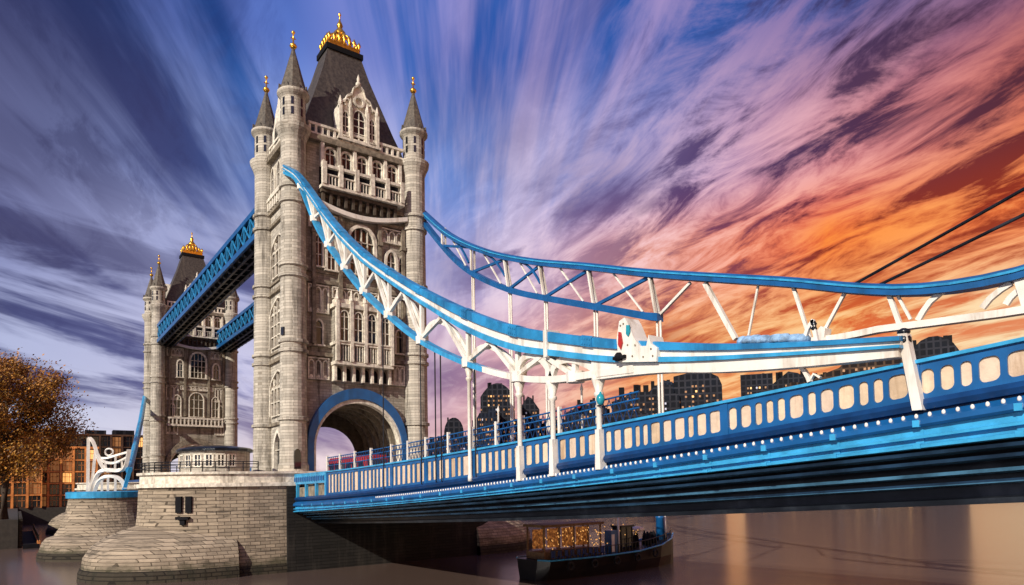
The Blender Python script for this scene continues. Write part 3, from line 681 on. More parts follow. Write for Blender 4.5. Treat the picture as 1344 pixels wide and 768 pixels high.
# ------------------------------------------------------------------ high walkways between the towers
def walkway(y0, y1, label):
    root = thing('high_walkway', label, 'walkway', (-47, (y0+y1)/2, 42), group='high level walkways')
    xa, xb = FXT+5.2, -5.2
    MB().box(xa, xb, y0+.15, y1-.15, 42.0, 42.7).build('floor', 'dark_steel', root)
    hood = MB()
    for k in range(28):
        x = xa+(xb-xa)*(k+.5)/28; hood.box(x-.18, x+.18, y0+.25, y1-.25, 41.55, 42.0)
    for y in (y0+.8, (y0+y1)/2, y1-.8): hood.box(xa, xb, y-.15, y+.15, 41.4, 41.998)
    hood.build('floor_beam', 'dark_steel', root)
    MB().box(xa, xb, y0+.25, y1-.25, 42.7, 45.4).build('corridor', 'black', root)
    for y, o_ in ((y0, -1), (y1, 1)):
        t = MB().box(xa, xb, y-.2, y+.2, 45.6, 46.3).box(xa, xb, y-.22, y+.22, 42.0, 42.8)
        t.build('truss_chord', 'blue', root)
        l = MB(); n = 26
        for k in range(n):
            x0 = xa+(xb-xa)*k/n; x1 = xa+(xb-xa)*(k+1)/n
            l.bar((x0, y, 42.8), (x1, y, 45.6), .16, .2).bar((x1, y-.02, 42.8), (x0, y-.02, 45.6), .16, .2).bar((x0, y, 42.8), (x0, y, 45.6), .2, .24)
        l.build('truss_lattice', 'chain_blue', root)
    MB().loft([[(x, y0+.1, 46.3), (x, (y0+y1)/2, 47.3), (x, y1-.1, 46.3)] for x in (xa, xb)]).build('walkway_roof', 'blue_deep', root)
walkway(-8.3, -4.6, 'nearer high walkway between the towers with white lattice side and dark underside')
walkway(4.6, 8.3, 'farther high walkway between the towers, partly behind the nearer one')

# ------------------------------------------------------------------ road spans
def q3(c0, c1, c2):
    def f(x):
        if x > 78: return f(78)+(x-78)*(2*c0*78+c1)*.6
        return c0*x*x+c1*x+c2
    return f
ZT = q3(.000496, -.00095, 9.943); ZPB = q3(.000455, .0208, 7.12); ZR = q3(.000548, .01352, 6.545); ZB = q3(.000209, .04006, 5.427); ZD = q3(.000205, .03016, 4.17)
X0S, X1S = 6.9, 118
xs = lsp(X0S, X1S, 60)
span = thing('road_span', 'blue steel road span with pale parapet panels running from tower to right edge', 'bridge span', (60, 0, 9))
for s in (-1, 1):
    pr = lambda x, s=s: [(s*8.72, ZPB(x)+.1), (s*8.98, ZPB(x)+.06), (s*9.08, ZPB(x)-.12), (s*8.98, ZPB(x)-.3), (s*8.7, ZR(x)+.28), (s*8.72, ZR(x)+.22)]
    MB().sweepx(xs, pr, False).build('cornice', 'blue_deep', span)
    pr = lambda x, s=s: [(s*8.5, ZR(x)+.24), (s*8.95, ZR(x)+.2), (s*9.22, ZR(x)-.02), (s*9.26, ZR(x)-.2), (s*9.18, ZR(x)-.28), (s*8.5, ZR(x)-.28)]
    MB().sweepx(xs, pr, False).build('rivet_flange', 'blue', span)
    def zz(x, t): return ZB(x)+(ZR(x)-.28-ZB(x))*t
    pr = lambda x, s=s: [(s*8.5, zz(x, 1)-.002), (s*9.0, zz(x, 1)-.002), (s*9.0, zz(x, .62)), (s*9.2, zz(x, .58)), (s*9.2, zz(x, .46)), (s*8.98, zz(x, .42)), (s*8.98, zz(x, .2)), (s*9.24, zz(x, .15)), (s*9.24, zz(x, 0)), (s*8.5, zz(x, 0))]
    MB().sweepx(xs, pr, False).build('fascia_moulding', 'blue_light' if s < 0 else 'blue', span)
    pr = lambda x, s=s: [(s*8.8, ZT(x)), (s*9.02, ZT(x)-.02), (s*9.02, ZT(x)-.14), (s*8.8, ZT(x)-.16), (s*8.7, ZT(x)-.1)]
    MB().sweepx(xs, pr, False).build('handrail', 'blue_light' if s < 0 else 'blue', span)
rv = MB(); x = 30.0; rx = []
while x < 100:
    rx.append(x); x += .34 if x < 60 else .42
pri = [x for x in rx if 46 < x][:96]; r0 = None
for x in rx:
    z = ZR(x)+.09
    if x not in pri: rv.lathe(x, -9.1, [(.05, z-.05), (.06, z), (.05, z+.08)], 6); continue
    if r0 is None:
        r0 = MB().lathe(0, 0, [(.02, -.07), (.055, -.04), (.065, .02), (.05, .07), (.02, .1)], 8).build('rivet', 'rivet', span, True)
        r = r0
    else: r = r0.copy(); col.objects.link(r)
    r.location = Vector((x, -9.12, z))-span.location
rvo = rv.build('rivet_row', 'rivet', span); rvo['kind'] = 'stuff'
MB().sweepx(xs, lambda x: [(-8.5, ZB(x)+.35), (8.5, ZB(x)+.35), (8.5, ZB(x)+.75), (-8.5, ZB(x)+.75)]).build('soffit', 'dark_steel', span)
MB().sweepx(xs, lambda x: [(-6.6, ZPB(x)-.55), (6.6, ZPB(x)-.55), (6.6, ZPB(x)+1.0), (-6.6, ZPB(x)+1.0)]).build('carriageway', 'asphalt', span)
for s in (-1, 1): MB().sweepx(xs, lambda x: [(s*6.62, ZPB(x)-.55), (s*8.7, ZPB(x)-.55), (s*8.7, ZPB(x)+1.12), (s*6.62, ZPB(x)+1.12)]).build('footway', 'band_stone', span)
for y in (-6.2, -2.1, 2.1, 6.2):
    MB().sweepx(xs, lambda x: [(y-.12, ZB(x)+.35), (y-.12, ZD(x)+.25), (y-.5, ZD(x)+.2), (y-.5, ZD(x)), (y+.5, ZD(x)), (y+.5, ZD(x)+.2), (y+.12, ZD(x)+.25), (y+.12, ZB(x)+.35)]).build('girder', 'dark_steel', span)
for y, dz, w in ((-8.35, .22, .34), (-7.85, .52, .3), (-7.35, .95, .42), (-6.95, 1.3, .24)):
    MB().sweepx(xs, lambda x: [(y-w, ZB(x)-dz*(ZB(x)-ZD(x))/2), (y+w, ZB(x)-dz*(ZB(x)-ZD(x))/2-.05), (y+w, ZB(x)-dz*(ZB(x)-ZD(x))/2+.12), (y-w, ZB(x)-dz*(ZB(x)-ZD(x))/2+.12)]).build('sheen_strip', 'sheen_blue', span)  # long strips added under the deck to read as streaks of sheen
cb = MB(); x = 10.3
while x < 112:
    cb.box(x-.12, x+.12, -6.05, 6.05, ZD(x)+.75, ZB(x)+.345)
    x += 2.6
cb.build('cross_beam', 'dark_steel', span)
wb = MB(); x = 10.3
while x < 108:                                            # wind bracing below the beams
    for a, b in ((-6.1, -2.2), (2.2, 6.1), (-2.0, 2.0)): wb.bar((x, a, ZD(x)+.5), (x+5.2, b, ZD(x+5.2)+.5), .12, .14); wb.bar((x, b, ZD(x)+.36), (x+5.2, a, ZD(x+5.2)+.36), .12, .14)
    x += 5.2
wb.build('wind_bracing', 'dark_steel', span)
x = 12.0
while x < 92:
    fj = MB()
    fj.box(x-.11, x+.11, -9.285, -9.0, ZB(x)-.01, ZB(x)+.22*(ZR(x)-ZB(x)-.28)).box(x-.11, x+.11, -9.29, -9.0, ZR(x)-.27, ZR(x)-.04)
    fj.box(x-.13, x+.13, -9.03, -8.9, ZB(x)+.1, ZR(x)-.1)
    fj.build('fascia_joint', 'blue_light', span); x += 2.9
# parapet bays
POSTX = [18.2, 26, 32.5, 38.3, 44.8, 50.45, 57.4, 65.0, 72.75, 80.5, 88.5]
random.seed(11)
npan = 0
for bi, (xa, xb) in enumerate(zip(POSTX[:-1], POSTX[1:])):
    rt = .06 if xb < 56 else (.14 if xb < 66 else .2)
    x = xa+.12; cells = []
    while x < xb-.2:
        w = random.choice((.72, .8, .86)) if xb < 60 else random.choice((.52, .6, .7, .78))
        if x+w > xb-.6: w = xb-.12-x
        cells.append((x, x+w)); x += w
    fr = MB(); pans = []
    yy = lambda u, v, n: (u, -8.74-n, v)
    for a, b in cells:
        out = rrect(a, b, ZPB(a)+.06, ZPB(b)+.06, ZT(a)-.1, ZT(b)-.1, .012, 4)
        g_ = .13 if xb < 60 else .095; hb = .24
        inn = rrect(a+g_, b-g_, ZPB(a)+hb, ZPB(b)+hb, ZT(a)-.38, ZT(b)-.38, min(rt, (b-a-2*g_)*.45), 4)
        fr.ring(out, inn, yy, .0, .16, True)
        pans.append(rrect(a+.03, b-.03, ZPB(a)+.12, ZPB(b)+.12, ZT(a)-.22, ZT(b)-.22, .02, 2))
    po = fr.build('parapet_bay', 'blue', span)
    for p in pans:
        if npan > 95: break
        MB().prism(p, yy, .01, .075).build('infill_panel', 'panel_white', po); npan += 1
for x in POSTX: MB().box(x-.2, x+.2, -8.94, -8.72, ZPB(x)+.05, ZT(x)-.08).build('parapet_post', 'blue', span)
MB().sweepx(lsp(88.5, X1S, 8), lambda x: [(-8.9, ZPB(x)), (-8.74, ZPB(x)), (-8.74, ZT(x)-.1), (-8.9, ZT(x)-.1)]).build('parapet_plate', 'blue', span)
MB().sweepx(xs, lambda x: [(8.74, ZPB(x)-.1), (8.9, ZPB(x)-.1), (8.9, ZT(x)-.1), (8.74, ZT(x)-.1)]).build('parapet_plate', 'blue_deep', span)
# boxed end by the tower: solid top board, dark gap with posts, light lower beam
eb = MB().sweepx(lsp(6.5, 18.1, 5), lambda x: [(-9.0, ZT(x)-1.15), (-8.75, ZT(x)-1.15), (-8.75, ZT(x)-.15), (-9.0, ZT(x)-.15)])
eb.build('end_board', 'blue_light', span)
ep = MB()
for k in range(16):
    x = 7.2+k*.68; z = ZT(x)-.65; ep.box(x-.16, x+.16, -9.04, -9.003, z-.22, z+.22); ep.box(x+.24, x+.34, -9.04, -9.003, z-.3, z+.3)
ep.build('board_relief', 'blue', span)
gp_ = MB()
for x in (6.7, 9.4, 12.2, 15.2, 17.9): gp_.box(x-.14, x+.14, -9.0, -8.72, ZPB(x)-.1, ZT(x)-1.15)
gp_.build('end_post', 'blue_light', span)
MB().sweepx(lsp(6.5, 18.1, 5), lambda x: [(-8.4, ZPB(x)-.1), (-8.3, ZPB(x)-.1), (-8.3, ZT(x)-1.15), (-8.4, ZT(x)-1.15)]).build('end_recess', 'glass', span)
# open railing on top of the parapet near the tower
hr = MB()
for dz in (.5, .95, 1.3): hr.tube([(x, -8.85, ZT(x)+dz) for x in lsp(18.2, 60, 24)], .05, 6)
hr.build('rail', 'blue', span)
for x in (18.2, 21.5, 25, 28.5, 32.5, 35.4, 38.3, 41.6, 44.8, 47.6, 50.4, 53.9, 57.2):
    MB().box(x-.09, x+.09, -8.95, -8.75, ZT(x)-.02, ZT(x)+1.5).build('rail_post', 'white', span)
lt = MB(); x = 18.4
while x < 59.5:
    lt.bar((x, -8.85, ZT(x)+.02), (x+.5, -8.85, ZT(x+.5)+1.28), .035, .035); lt.bar((x+.5, -8.88, ZT(x+.5)+.02), (x, -8.88, ZT(x)+1.28), .035, .035); x += .5
lt.build('rail_lattice', 'blue_deep', span)
# far footway railing, taller, dark lattice
fl = MB()
for dz in (.7, 1.5): fl.tube([(x, 8.85, ZT(x)+dz) for x in lsp(8, 100, 30)], .07, 6)
x = 8
while x < 98: fl.bar((x, 8.85, ZT(x)), (x+1.2, 8.85, ZT(x+1.2)+1.5), .06, .06); fl.bar((x+1.2, 8.8, ZT(x+1.2)), (x, 8.8, ZT(x)+1.5), .06, .06); x += 1.2
fl.build('rail_lattice', 'blue_deep', span)

def simple_span(xa, xb, label, name='bascule_span', arched=True):
    root = thing(name, label, 'bridge span', ((xa+xb)/2, 0, 8))
    xx = lsp(xa, xb, 24)
    def dep(x):
        t = (x-xa)/(xb-xa); return .8+(2.8*(2*t-1)**2 if arched else .8)
    MB().sweepx(xx, lambda x: [(-8.2, 10-dep(x)), (8.2, 10-dep(x)), (8.2, 9.5), (-8.2, 9.5)]).build('deck', 'dark_steel', root)
    for s in (-1, 1): MB().box(xa, xb, s*8.7-.12, s*8.7+.12, 9.2, 11.2).build('parapet', 'blue', root)
    MB().box(xa, xb, -8.5, 8.5, 9.502, 9.7).build('carriageway', 'asphalt', root)
simple_span(FXT+9, -7.2, 'blue bascule span between the two towers, seen low behind the near pier')
simple_span(-165, FXT-9, 'blue road span beyond the farther tower at the left', 'approach_span', False)

# ------------------------------------------------------------------ suspension chains
NU = [(6.2, 45.9), (10.47, 43.26), (20.84, 34.5), (27.93, 29.4), (33.87, 25.95), (38.9, 23.27), (45.18, 20.26), (50.3, 18.19), (54.57, 16.9), (58.18, 15.93), (61.28, 15.21), (65.17, 14.4), (68.69, 13.84), (72.6, 13.33)]
NT = [(6.2, .6), (10, .7), (28, .95), (39, 1.2), (45.2, 1.5), (50.3, 1.55), (54.6, 1.35), (59, 1.2), (63, .9), (67, .62), (72.6, .42)]
NL = [(6.2, 45.0), (10.46, 42.4), (16.72, 35.06), (22.7, 29.82), (27.88, 25.76), (33.8, 22.0), (38.82, 19.22), (45.09, 16.63), (50.21, 15.04), (53.83, 14.4), (57.56, 14.2), (61.5, 14.0)]
nu = lambda x: interp(NU, x); ntk = lambda x: interp(NT, x); nl = lambda x: interp(NL, x)
ch = thing('suspension_chain', 'nearer blue and white suspension chain sweeping down from the front turret past the deck', 'chain', (40, -9, 20), group='suspension chains')
Y0 = -9.1
xs1 = lsp(6.2, 72.6, 60); xs2 = [x for x in xs1 if x < 61]
MB().sweepx(xs1, lambda x: [(Y0-.42, nu(x)-ntk(x)*.42), (Y0+.42, nu(x)-ntk(x)*.42), (Y0+.42, nu(x)-.05), (Y0+.3, nu(x)), (Y0-.3, nu(x)), (Y0-.42, nu(x)-.05)]).build('top_chord', 'chain_blue', ch)
MB().sweepx(xs1, lambda x: [(Y0-.28, nu(x)-ntk(x)*.74), (Y0+.28, nu(x)-ntk(x)*.74), (Y0+.28, nu(x)-ntk(x)*.42-.004), (Y0-.28, nu(x)-ntk(x)*.42-.004)]).build('chord_web', ['white'], ch)
MB().sweepx(xs1, lambda x: [(Y0-.44, nu(x)-ntk(x)), (Y0+.44, nu(x)-ntk(x)), (Y0+.44, nu(x)-ntk(x)*.74-.004), (Y0-.44, nu(x)-ntk(x)*.74-.004)]).build('chord_flange', 'blue_light', ch)
xl = lsp(6.2, 46.9, 34)
MB().sweepx(xl, lambda x: [(Y0-.36, nl(x)-.22), (Y0+.36, nl(x)-.22), (Y0+.36, nl(x)+.14), (Y0-.36, nl(x)+.14)]).build('lower_chord', 'blue_light', ch)
xl = lsp(46.8, 60.2, 18)
MB().sweepx(xl, lambda x: [(Y0-.34, nl(x)-.22), (Y0+.34, nl(x)-.22), (Y0+.34, nl(x)+.16), (Y0-.34, nl(x)+.16)]).build('lower_chord', 'white', ch)
MB().sweepx(lsp(57.2, 72.5, 20), lambda x: [(Y0-.3, interp([(57.2, 14.0), (61.7, 13.74), (65.1, 13.28), (69, 12.93), (72.5, 12.74)], x)-.12),
     (Y0+.3, interp([(57.2, 14.0), (61.7, 13.74), (65.1, 13.28), (69, 12.93), (72.5, 12.74)], x)-.12), (Y0+.3, nu(x)-ntk(x)-.006), (Y0-.3, nu(x)-ntk(x)-.006)]).build('white_beam', 'white', ch)
nodes = [11.5, 15.5, 19.5, 23.6, 27.9, 32.8, 38.3, 44.8, 50.4, 55.6]
for i, x in enumerate(nodes):
    zb_, zt_ = nl(x)+.1, nu(x)-ntk(x)+.05
    b = MB().bar((x, Y0, zb_), (x, Y0, zt_), .26, .3, (1, 0, 0))
    b.lathe(x, Y0, [(.5, nl(x)-.3), (.52, nl(x)+.3)], 8, False)
    b.build('vertical_strut', 'white', ch)
    if i+1 < len(nodes):
        x1 = nodes[i+1]; xm = (x+x1)/2; zm = nu(xm)-ntk(xm)
        if zm-nl(xm) > .7:
            MB().bar((x, Y0-.1, nl(x)+.1), (xm, Y0-.1, zm), .24, .26).bar((xm, Y0-.1, zm), (x1, Y0-.1, nl(x1)+.1), .24, .26).build('diagonal_strut', 'white', ch)
            pts = []
            for k in range(13):
                t = k/12; xx = x+(x1-x)*t; hh = (nu(xx)-ntk(xx)-nl(xx))*.80*(math.sin(math.pi*t)**.55); pts.append((xx, Y0+.2, nl(xx)+hh))
            MB().path(pts, .34, .22).build('arched_brace', 'white', ch)
for x in (13, 18, 23, 28, 33, 38.3, 44.8, 50.4, 57.0):
    h_ = ntk(x)
    sp_ = MB().sweepx(lsp(x-.42, x+.42, 3), lambda x: [(Y0-.475, nu(x)-h_*.44), (Y0-.42, nu(x)-h_*.44), (Y0-.42, nu(x)-.02), (Y0-.33, nu(x)+.03), (Y0+.33, nu(x)+.03), (Y0+.33, nu(x)+.045), (Y0-.36, nu(x)+.045), (Y0-.475, nu(x)-.06)])
    spo = sp_.build('splice_plate', 'chain_blue', ch)
    for a in (-.3, -.1, .1, .3):
        for b in (.12, .34): MB().box(x+a-.035, x+a+.035, Y0-.505, Y0-.476, nu(x+a)-h_*b-.035, nu(x+a)-h_*b+.035).build('bolt', 'chain_blue', spo)
# big arched brackets of the white part
for xa, xb, xm in ((50.4, 53.6, 52.4), (53.6, 57.4, 56.2), (57.4, 60.2, 58.6)):
    pts = []
    for k in range(13):
        t = k/12; xx = xa+(xb-xa)*t; hh = (nu(xx)-ntk(xx)-nl(xx)-.1)*(math.sin(math.pi*t)**.5); pts.append((xx, Y0-.05, nl(xx)+.05+max(0, hh)))
    MB().path(pts, .4, .26).build('arched_brace', 'white', ch)
# hangers to the deck
for x in (50.45, 53.6, 57.4, 44.8):
    zt_, zb_ = nl(x)-.25, ZPB(x)-.25
    w = .17 if x < 50 else .2
    h = MB().lathe(x, Y0, [(w, zb_), (w, zb_+.3), (w*.8, zb_+.45), (w*.75, zt_-1.0), (w*1.3, zt_-.9), (w*1.3, zt_-.75), (w*.9, zt_-.7), (w*1.8, zt_-.1), (w*2.0, zt_+.1)], 10)
    if x > 50: h.prism([(x-.2, zb_-.4), (x+.2, zb_-.4), (x+.14, zb_+1.7), (x-.14, zb_+1.7)], lambda u, v, n: (u, Y0+n, v), -.2, .25)
    h.build('hanger', 'white', ch)
for x in (31.5, 38.0, 40.2, 41.0, 45.5): MB().tube([(x, Y0, nl(x)-.2), (x, Y0, ZPB(x))], .05, 6).build('hanger', 'dark_steel', ch)
# end post and fitting
MB().prism([(72.42, 13.45), (72.72, 13.42), (73.1, 10.75), (72.78, 10.75)], lambda u, v, n: (u, -9.05+n, v), -.18, .16).build('end_post', 'white', ch)
MB().lathe(72.55, -9.05, [(.2, 13.1), (.24, 13.15), (.24, 13.3), (.15, 13.4), (.21, 13.48), (.21, 13.56), (.08, 13.64)], 12).build('end_cap', 'dark_steel', ch)
# cast joint plate with red lozenge and shield
fyp = lambda u, v, n: (u, -9.56-n, v)
MB().prism([(59.45, 14.45), (61.9, 14.1), (61.95, 14.75), (61.6, 15.0), (61.45, 15.45), (61.3, 14.95), (60.9, 15.0), (60.5, 15.5), (60.1, 16.35), (59.92, 16.6), (59.55, 16.5), (59.35, 15.6)], fyp, -.9, .1).build('joint_plate', 'white', ch)
MB().prism([(59.52, 15.3), (59.68, 15.05), (59.80, 15.35), (59.70, 15.9), (59.57, 15.95)], fyp, .1, .2).build('lozenge', 'red', ch)
MB().prism([(60.05, 15.75), (60.2, 15.6), (60.32, 15.8), (60.28, 16.15), (60.08, 16.18)], fyp, .1, .17).build('shield', 'teal', ch)
MB().lathe(59.55, -9.75, [(.2, 14.5), (.22, 14.75), (.12, 14.9)], 8).bar((59.2, -9.75, 14.65), (60.0, -9.75, 14.65), .16, .16).build('bearing', 'black', ch)
for a, b in ((59.65, 16.25), (59.85, 16.3), (59.75, 14.62), (60.4, 14.6), (61.1, 14.45), (61.7, 14.4), (61.6, 14.75), (60.6, 15.1), (60.1, 15.2)):
    MB().tube([(a, -9.66, b), (a, -9.70, b)], .045, 8).build('bolt', 'lead', ch)
# collar over the chord
MB().box(53.45, 53.75, Y0-.5, Y0+.5, nu(53.6)-ntk(53.6)-.1, nu(53.6)+.06).build('collar', 'white', ch)

FU = [(4.9, 45.7), (12.62, 39.76), (20.9, 35.21), (29.23, 31.79), (37.26, 29.08), (44.75, 26.47), (52.29, 24.08), (57.81, 22.35), (61.94, 20.93), (65.1, 20.04), (67.92, 19.63), (70.92, 19.59), (76, 20.3), (84, 22.5), (95, 27)]
FL = [(4.9, 44.6), (12.56, 37.38), (17.67, 33.62), (25.16, 29.76), (30.98, 27.54), (38.16, 25.04), (45.6, 22.41)]
fu = lambda x: interp(FU, x); fl_ = lambda x: interp(FL, x)
fc = thing('suspension_chain', 'farther dark blue suspension chain from the right turret crossing the orange sky', 'chain', (40, 9, 28), group='suspension chains')
Y1 = 9.1
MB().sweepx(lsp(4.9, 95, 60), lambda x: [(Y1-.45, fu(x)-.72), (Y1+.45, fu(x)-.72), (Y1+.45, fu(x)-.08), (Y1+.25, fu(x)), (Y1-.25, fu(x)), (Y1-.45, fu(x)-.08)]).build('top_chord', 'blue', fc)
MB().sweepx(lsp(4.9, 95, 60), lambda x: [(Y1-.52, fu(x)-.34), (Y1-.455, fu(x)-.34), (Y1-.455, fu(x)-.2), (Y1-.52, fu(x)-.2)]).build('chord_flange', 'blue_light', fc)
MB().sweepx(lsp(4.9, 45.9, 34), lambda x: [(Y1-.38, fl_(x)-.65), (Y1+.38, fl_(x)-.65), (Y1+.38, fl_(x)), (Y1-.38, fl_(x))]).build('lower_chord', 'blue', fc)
fn = [11, 17.6, 24.9, 31, 38.2, 45.7]
ft = [14, 22, 29.8, 36.7, 44.3]
for i, x in enumerate(fn):
    t = MB().bar((x, Y1-.2, fl_(x)-.4), (x-.7 if x > 20 else x, Y1-.2, fu(x-.7)-.65), .24, .2, (1, 0, 0)).bar((x, Y1+.25, fl_(x)-.4), (x-.9 if x > 20 else x, Y1+.25, fu(x-.9)-.65), .2, .2, (1, 0, 0))
    t.build('vertical_strut', 'white', fc)
    if i+1 < len(fn):
        x1 = fn[i+1]-.7; MB().bar((x, Y1, fl_(x)-.2), (x1, Y1, fu(x1)-.6), .22, .3).build('diagonal_strut', 'blue', fc)
        if i < 3:
            pts = [(x+(x1-x)*(.45+.55*k/8), Y1-.1, fu(x+(x1-x)*(.45+.55*k/8))-.7-.9*(k/8)**2*2) for k in range(9)]
            MB().path(pts, .2, .2).build('arched_brace', 'blue', fc)
        MB().bar((x+ (x1-x)*.35, Y1, fu(x+(x1-x)*.35)-.7), (fn[i+1]-.25*(x1-x), Y1, fl_(fn[i+1]-.25*(x1-x))), .14, .14).build('diagonal_strut', 'white', fc)
fw = lambda x: interp([(45.9, 21.9), (50, 19.6), (54.4, 18.4), (58.2, 17.9), (61.3, 17.68), (63.2, 17.74), (65.4, 17.6), (67.8, 17.46), (70.8, 17.31), (78, 17.3), (84, 18.2)], x)
MB().sweepx(lsp(54.4, 84, 24), lambda x: [(Y1-.3, fw(x)-.3), (Y1+.3, fw(x)-.3), (Y1+.3, fw(x)+.1), (Y1-.3, fw(x)+.1)]).build('lower_chord', 'white', fc)
for (xa, za, xb, zb_, w) in ((50.5, 23.8, 53.1, 18.94, .34), (49.1, 24.2, 45.95, 22.36, .22), (55.16, 22.7, 54.1, 18.7, .14), (57.78, 21.75, 58.85, 18.0, .22), (61.44, 20.6, 59.7, 17.97, .2), (64.0, 19.8, 64.57, 17.75, .26), (64.44, 19.7, 65.2, 17.9, .16), (70.7, 19.0, 71.0, 17.4, .5), (77, 20.0, 76.6, 17.2, .4), (81, 21, 80.6, 17.6, .4)):
    MB().bar((xa, Y1, za), (xb, Y1, zb_), w, w).build('strut', 'white', fc)
for pts in ([(67.35, 19.2), (66.9, 19.12), (66.3, 18.7), (65.9, 18.2), (65.6, 17.75)], [(70.3, 18.8), (69.8, 18.55), (69.3, 18.2), (68.9, 17.75)], [(70.9, 18.3), (70.5, 18.25), (70.2, 18.0), (70.0, 17.7)]):
    MB().path([(a, Y1, b) for a, b in pts], .3, .24).build('arched_brace', 'white', fc)
for x in (17.6, 24.9, 31, 38.2, 45.7):
    for e in (-.25, .35): MB().tube([(x+e*.6, Y1, fl_(x)-.6), (x+e*.6, Y1, ZT(x)+1.4), ], .11, 6).build('hanger', 'white', fc)
MB().prism([(59.4, 18.0), (59.9, 18.5), (60.2, 18.3), (60.1, 17.7), (60.5, 17.2), (59.3, 17.2)], lambda u, v, n: (u, 9+n, v), -.4, .4).build('saddle', 'white', fc)

# stay cables at the right
for k, (a, b, lab) in enumerate((((61.8, 9, 20.75), (96, 9, 32.3), 'upper of the two thin dark stay cables above the far chain'), ((63.2, 9, 20.3), (97, 9, 29.8), 'lower of the two thin dark stay cables above the far chain'))):
    a = Vector(a); b = Vector(b); pts = [a+(b-a)*t-Vector((0, 0, .35*math.sin(math.pi*t))) for t in lsp(0, 1, 14)]
    o = MB().tube(pts, .10, 8).tube([p+Vector((0, .3, .12)) for p in pts], .05, 6).build('stay_cable', 'dark_steel'); tag(o, lab, 'cable', 'stay cables')
# far-side chain of the farther tower, anchored on the bastion
ac_ = thing('anchor_chain', 'white lattice bracket and blue strand rising from the round bastion to the farther tower', 'chain', (-29, -22.5, 8.4))
A = Vector((-32.4, -25.6, 8.4)); B = Vector((-27.6, -19.6, 8.4)); e_ = (B-A).normalized()
def L2(s, z): return A+e_*s+Vector((0, 0, z))
top = Vector((-101, -9, 31.2))
MB().path([L2(5.6, .2), L2(6.2, 2.2), L2(6.5, 3.4)], .5, .5).tube([L2(6.3, 3.0), L2(6.3, 3.0).lerp(top, .3)-Vector((0, 0, 1)), L2(6.3, 3.0).lerp(top, .65)-Vector((0, 0, 1.2)), top], .5, 8).build('blue_strand', 'blue_light', ac_)
def sm(pts, n=6):
    out = []; P = [pts[0]]+list(pts)+[pts[-1]]
    for i in range(1, len(P)-2):
        for k in range(n):
            t = k/n; a, b, c_, e = P[i-1], P[i], P[i+1], P[i+2]
            out.append(.5*((2*b)+(c_-a)*t+(2*a-5*b+4*c_-e)*t*t+(3*b-a-3*c_+e)*t**3))
    return out+[pts[-1]]
wl = MB()
wl.path([L2(.2, 0), L2(.2, 7.8)], .34, .4).path(sm([L2(.35, 7.8), L2(1.0, 7.0), L2(1.8, 4.6), L2(2.6, 3.3), L2(3.4, 2.9)]), .45, .44).path(sm([L2(.5, .1), L2(.9, 2.2), L2(1.1, 4.2), L2(1.3, 6.2)]), .25, .36)
wl.path(sm([L2(.7, 0), L2(1.6, 2.4), L2(2.8, 3.1), L2(4.8, 3.0), L2(5.8, 3.6), L2(6.3, 6.0)]), .5, .52)
wl.path(sm([L2(1.2, 0), L2(1.8, 1.4), L2(2.8, 2.1), L2(4.2, 2.1), L2(5.2, 1.5), L2(5.8, .3)]), .42, .5)
wl.path([L2(1.6, 4.9), L2(3.0, 4.8), L2(6.0, 5.6)], .3, .3).path([L2(3.2, 0), L2(3.2, 2.1)], .22, .3).path([L2(2.3, 0), L2(2.3, 1.8)], .16, .3).path([L2(4.3, 0), L2(4.3, 2.1)], .2, .3).path(sm([L2(1.5, 5.6), L2(2.4, 4.4), L2(4.2, 4.1), L2(6.1, 4.9)]), .34, .34).path([L2(2.9, 3.1), L2(2.7, 4.4)], .2, .26).path([L2(5.3, 3.2), L2(5.2, 4.5)], .2, .26).path([L2(4.2, 3.0), L2(4.3, 5.0)], .25, .25)
cir = [L2(3.3+.6*math.cos(2*math.pi*k/12), 5.7+.5*math.sin(2*math.pi*k/12)) for k in range(13)]
wl.path(cir, .2, .2)
wl.build('lattice', 'white', ac_)

# ------------------------------------------------------------------ things on the bridge
def bus(loc, label):
    root = thing('bus', label, 'bus', loc)
    x, y, z = loc
    sec = lambda xx, k=0: [(xx, y-1.25+k, z+.45), (xx, y+1.25-k, z+.45), (xx, y+1.25-k, z+2.7-k), (xx, y+1.0-k, z+3.05-k), (xx, y-1.0+k, z+3.05-k), (xx, y-1.25+k, z+2.7-k)]
    MB().loft([sec(x-5.1, .15), sec(x-5.0), sec(x+5.0), sec(x+5.1, .15)]).build('body', 'red', root)
    for s in (-1, 1):
        for k in range(6):
            xx = x-4.5+k*1.55; MB().box(xx, xx+1.3, y+s*1.255-.015, y+s*1.255+.015, z+1.5, z+2.45).build('window', 'glass', root)
    MB().box(x+5.1, x+5.13, y-1.0, y+1.0, z+1.3, z+2.6).build('windscreen', 'glass', root)
    for xx in (x-3.3, x+3.3):
        for s in (-1, 1):
            w = MB(); w.tube([(xx, y+s*.95, z+.48), (xx, y+s*1.27, z+.48)], .48, 16); w.build('wheel', 'rubber', root)
    return root
bus((15.5, -4.6, ZPB(15.5)+1.05), 'red single-deck bus on the bridge deck behind the railing beside the arch')
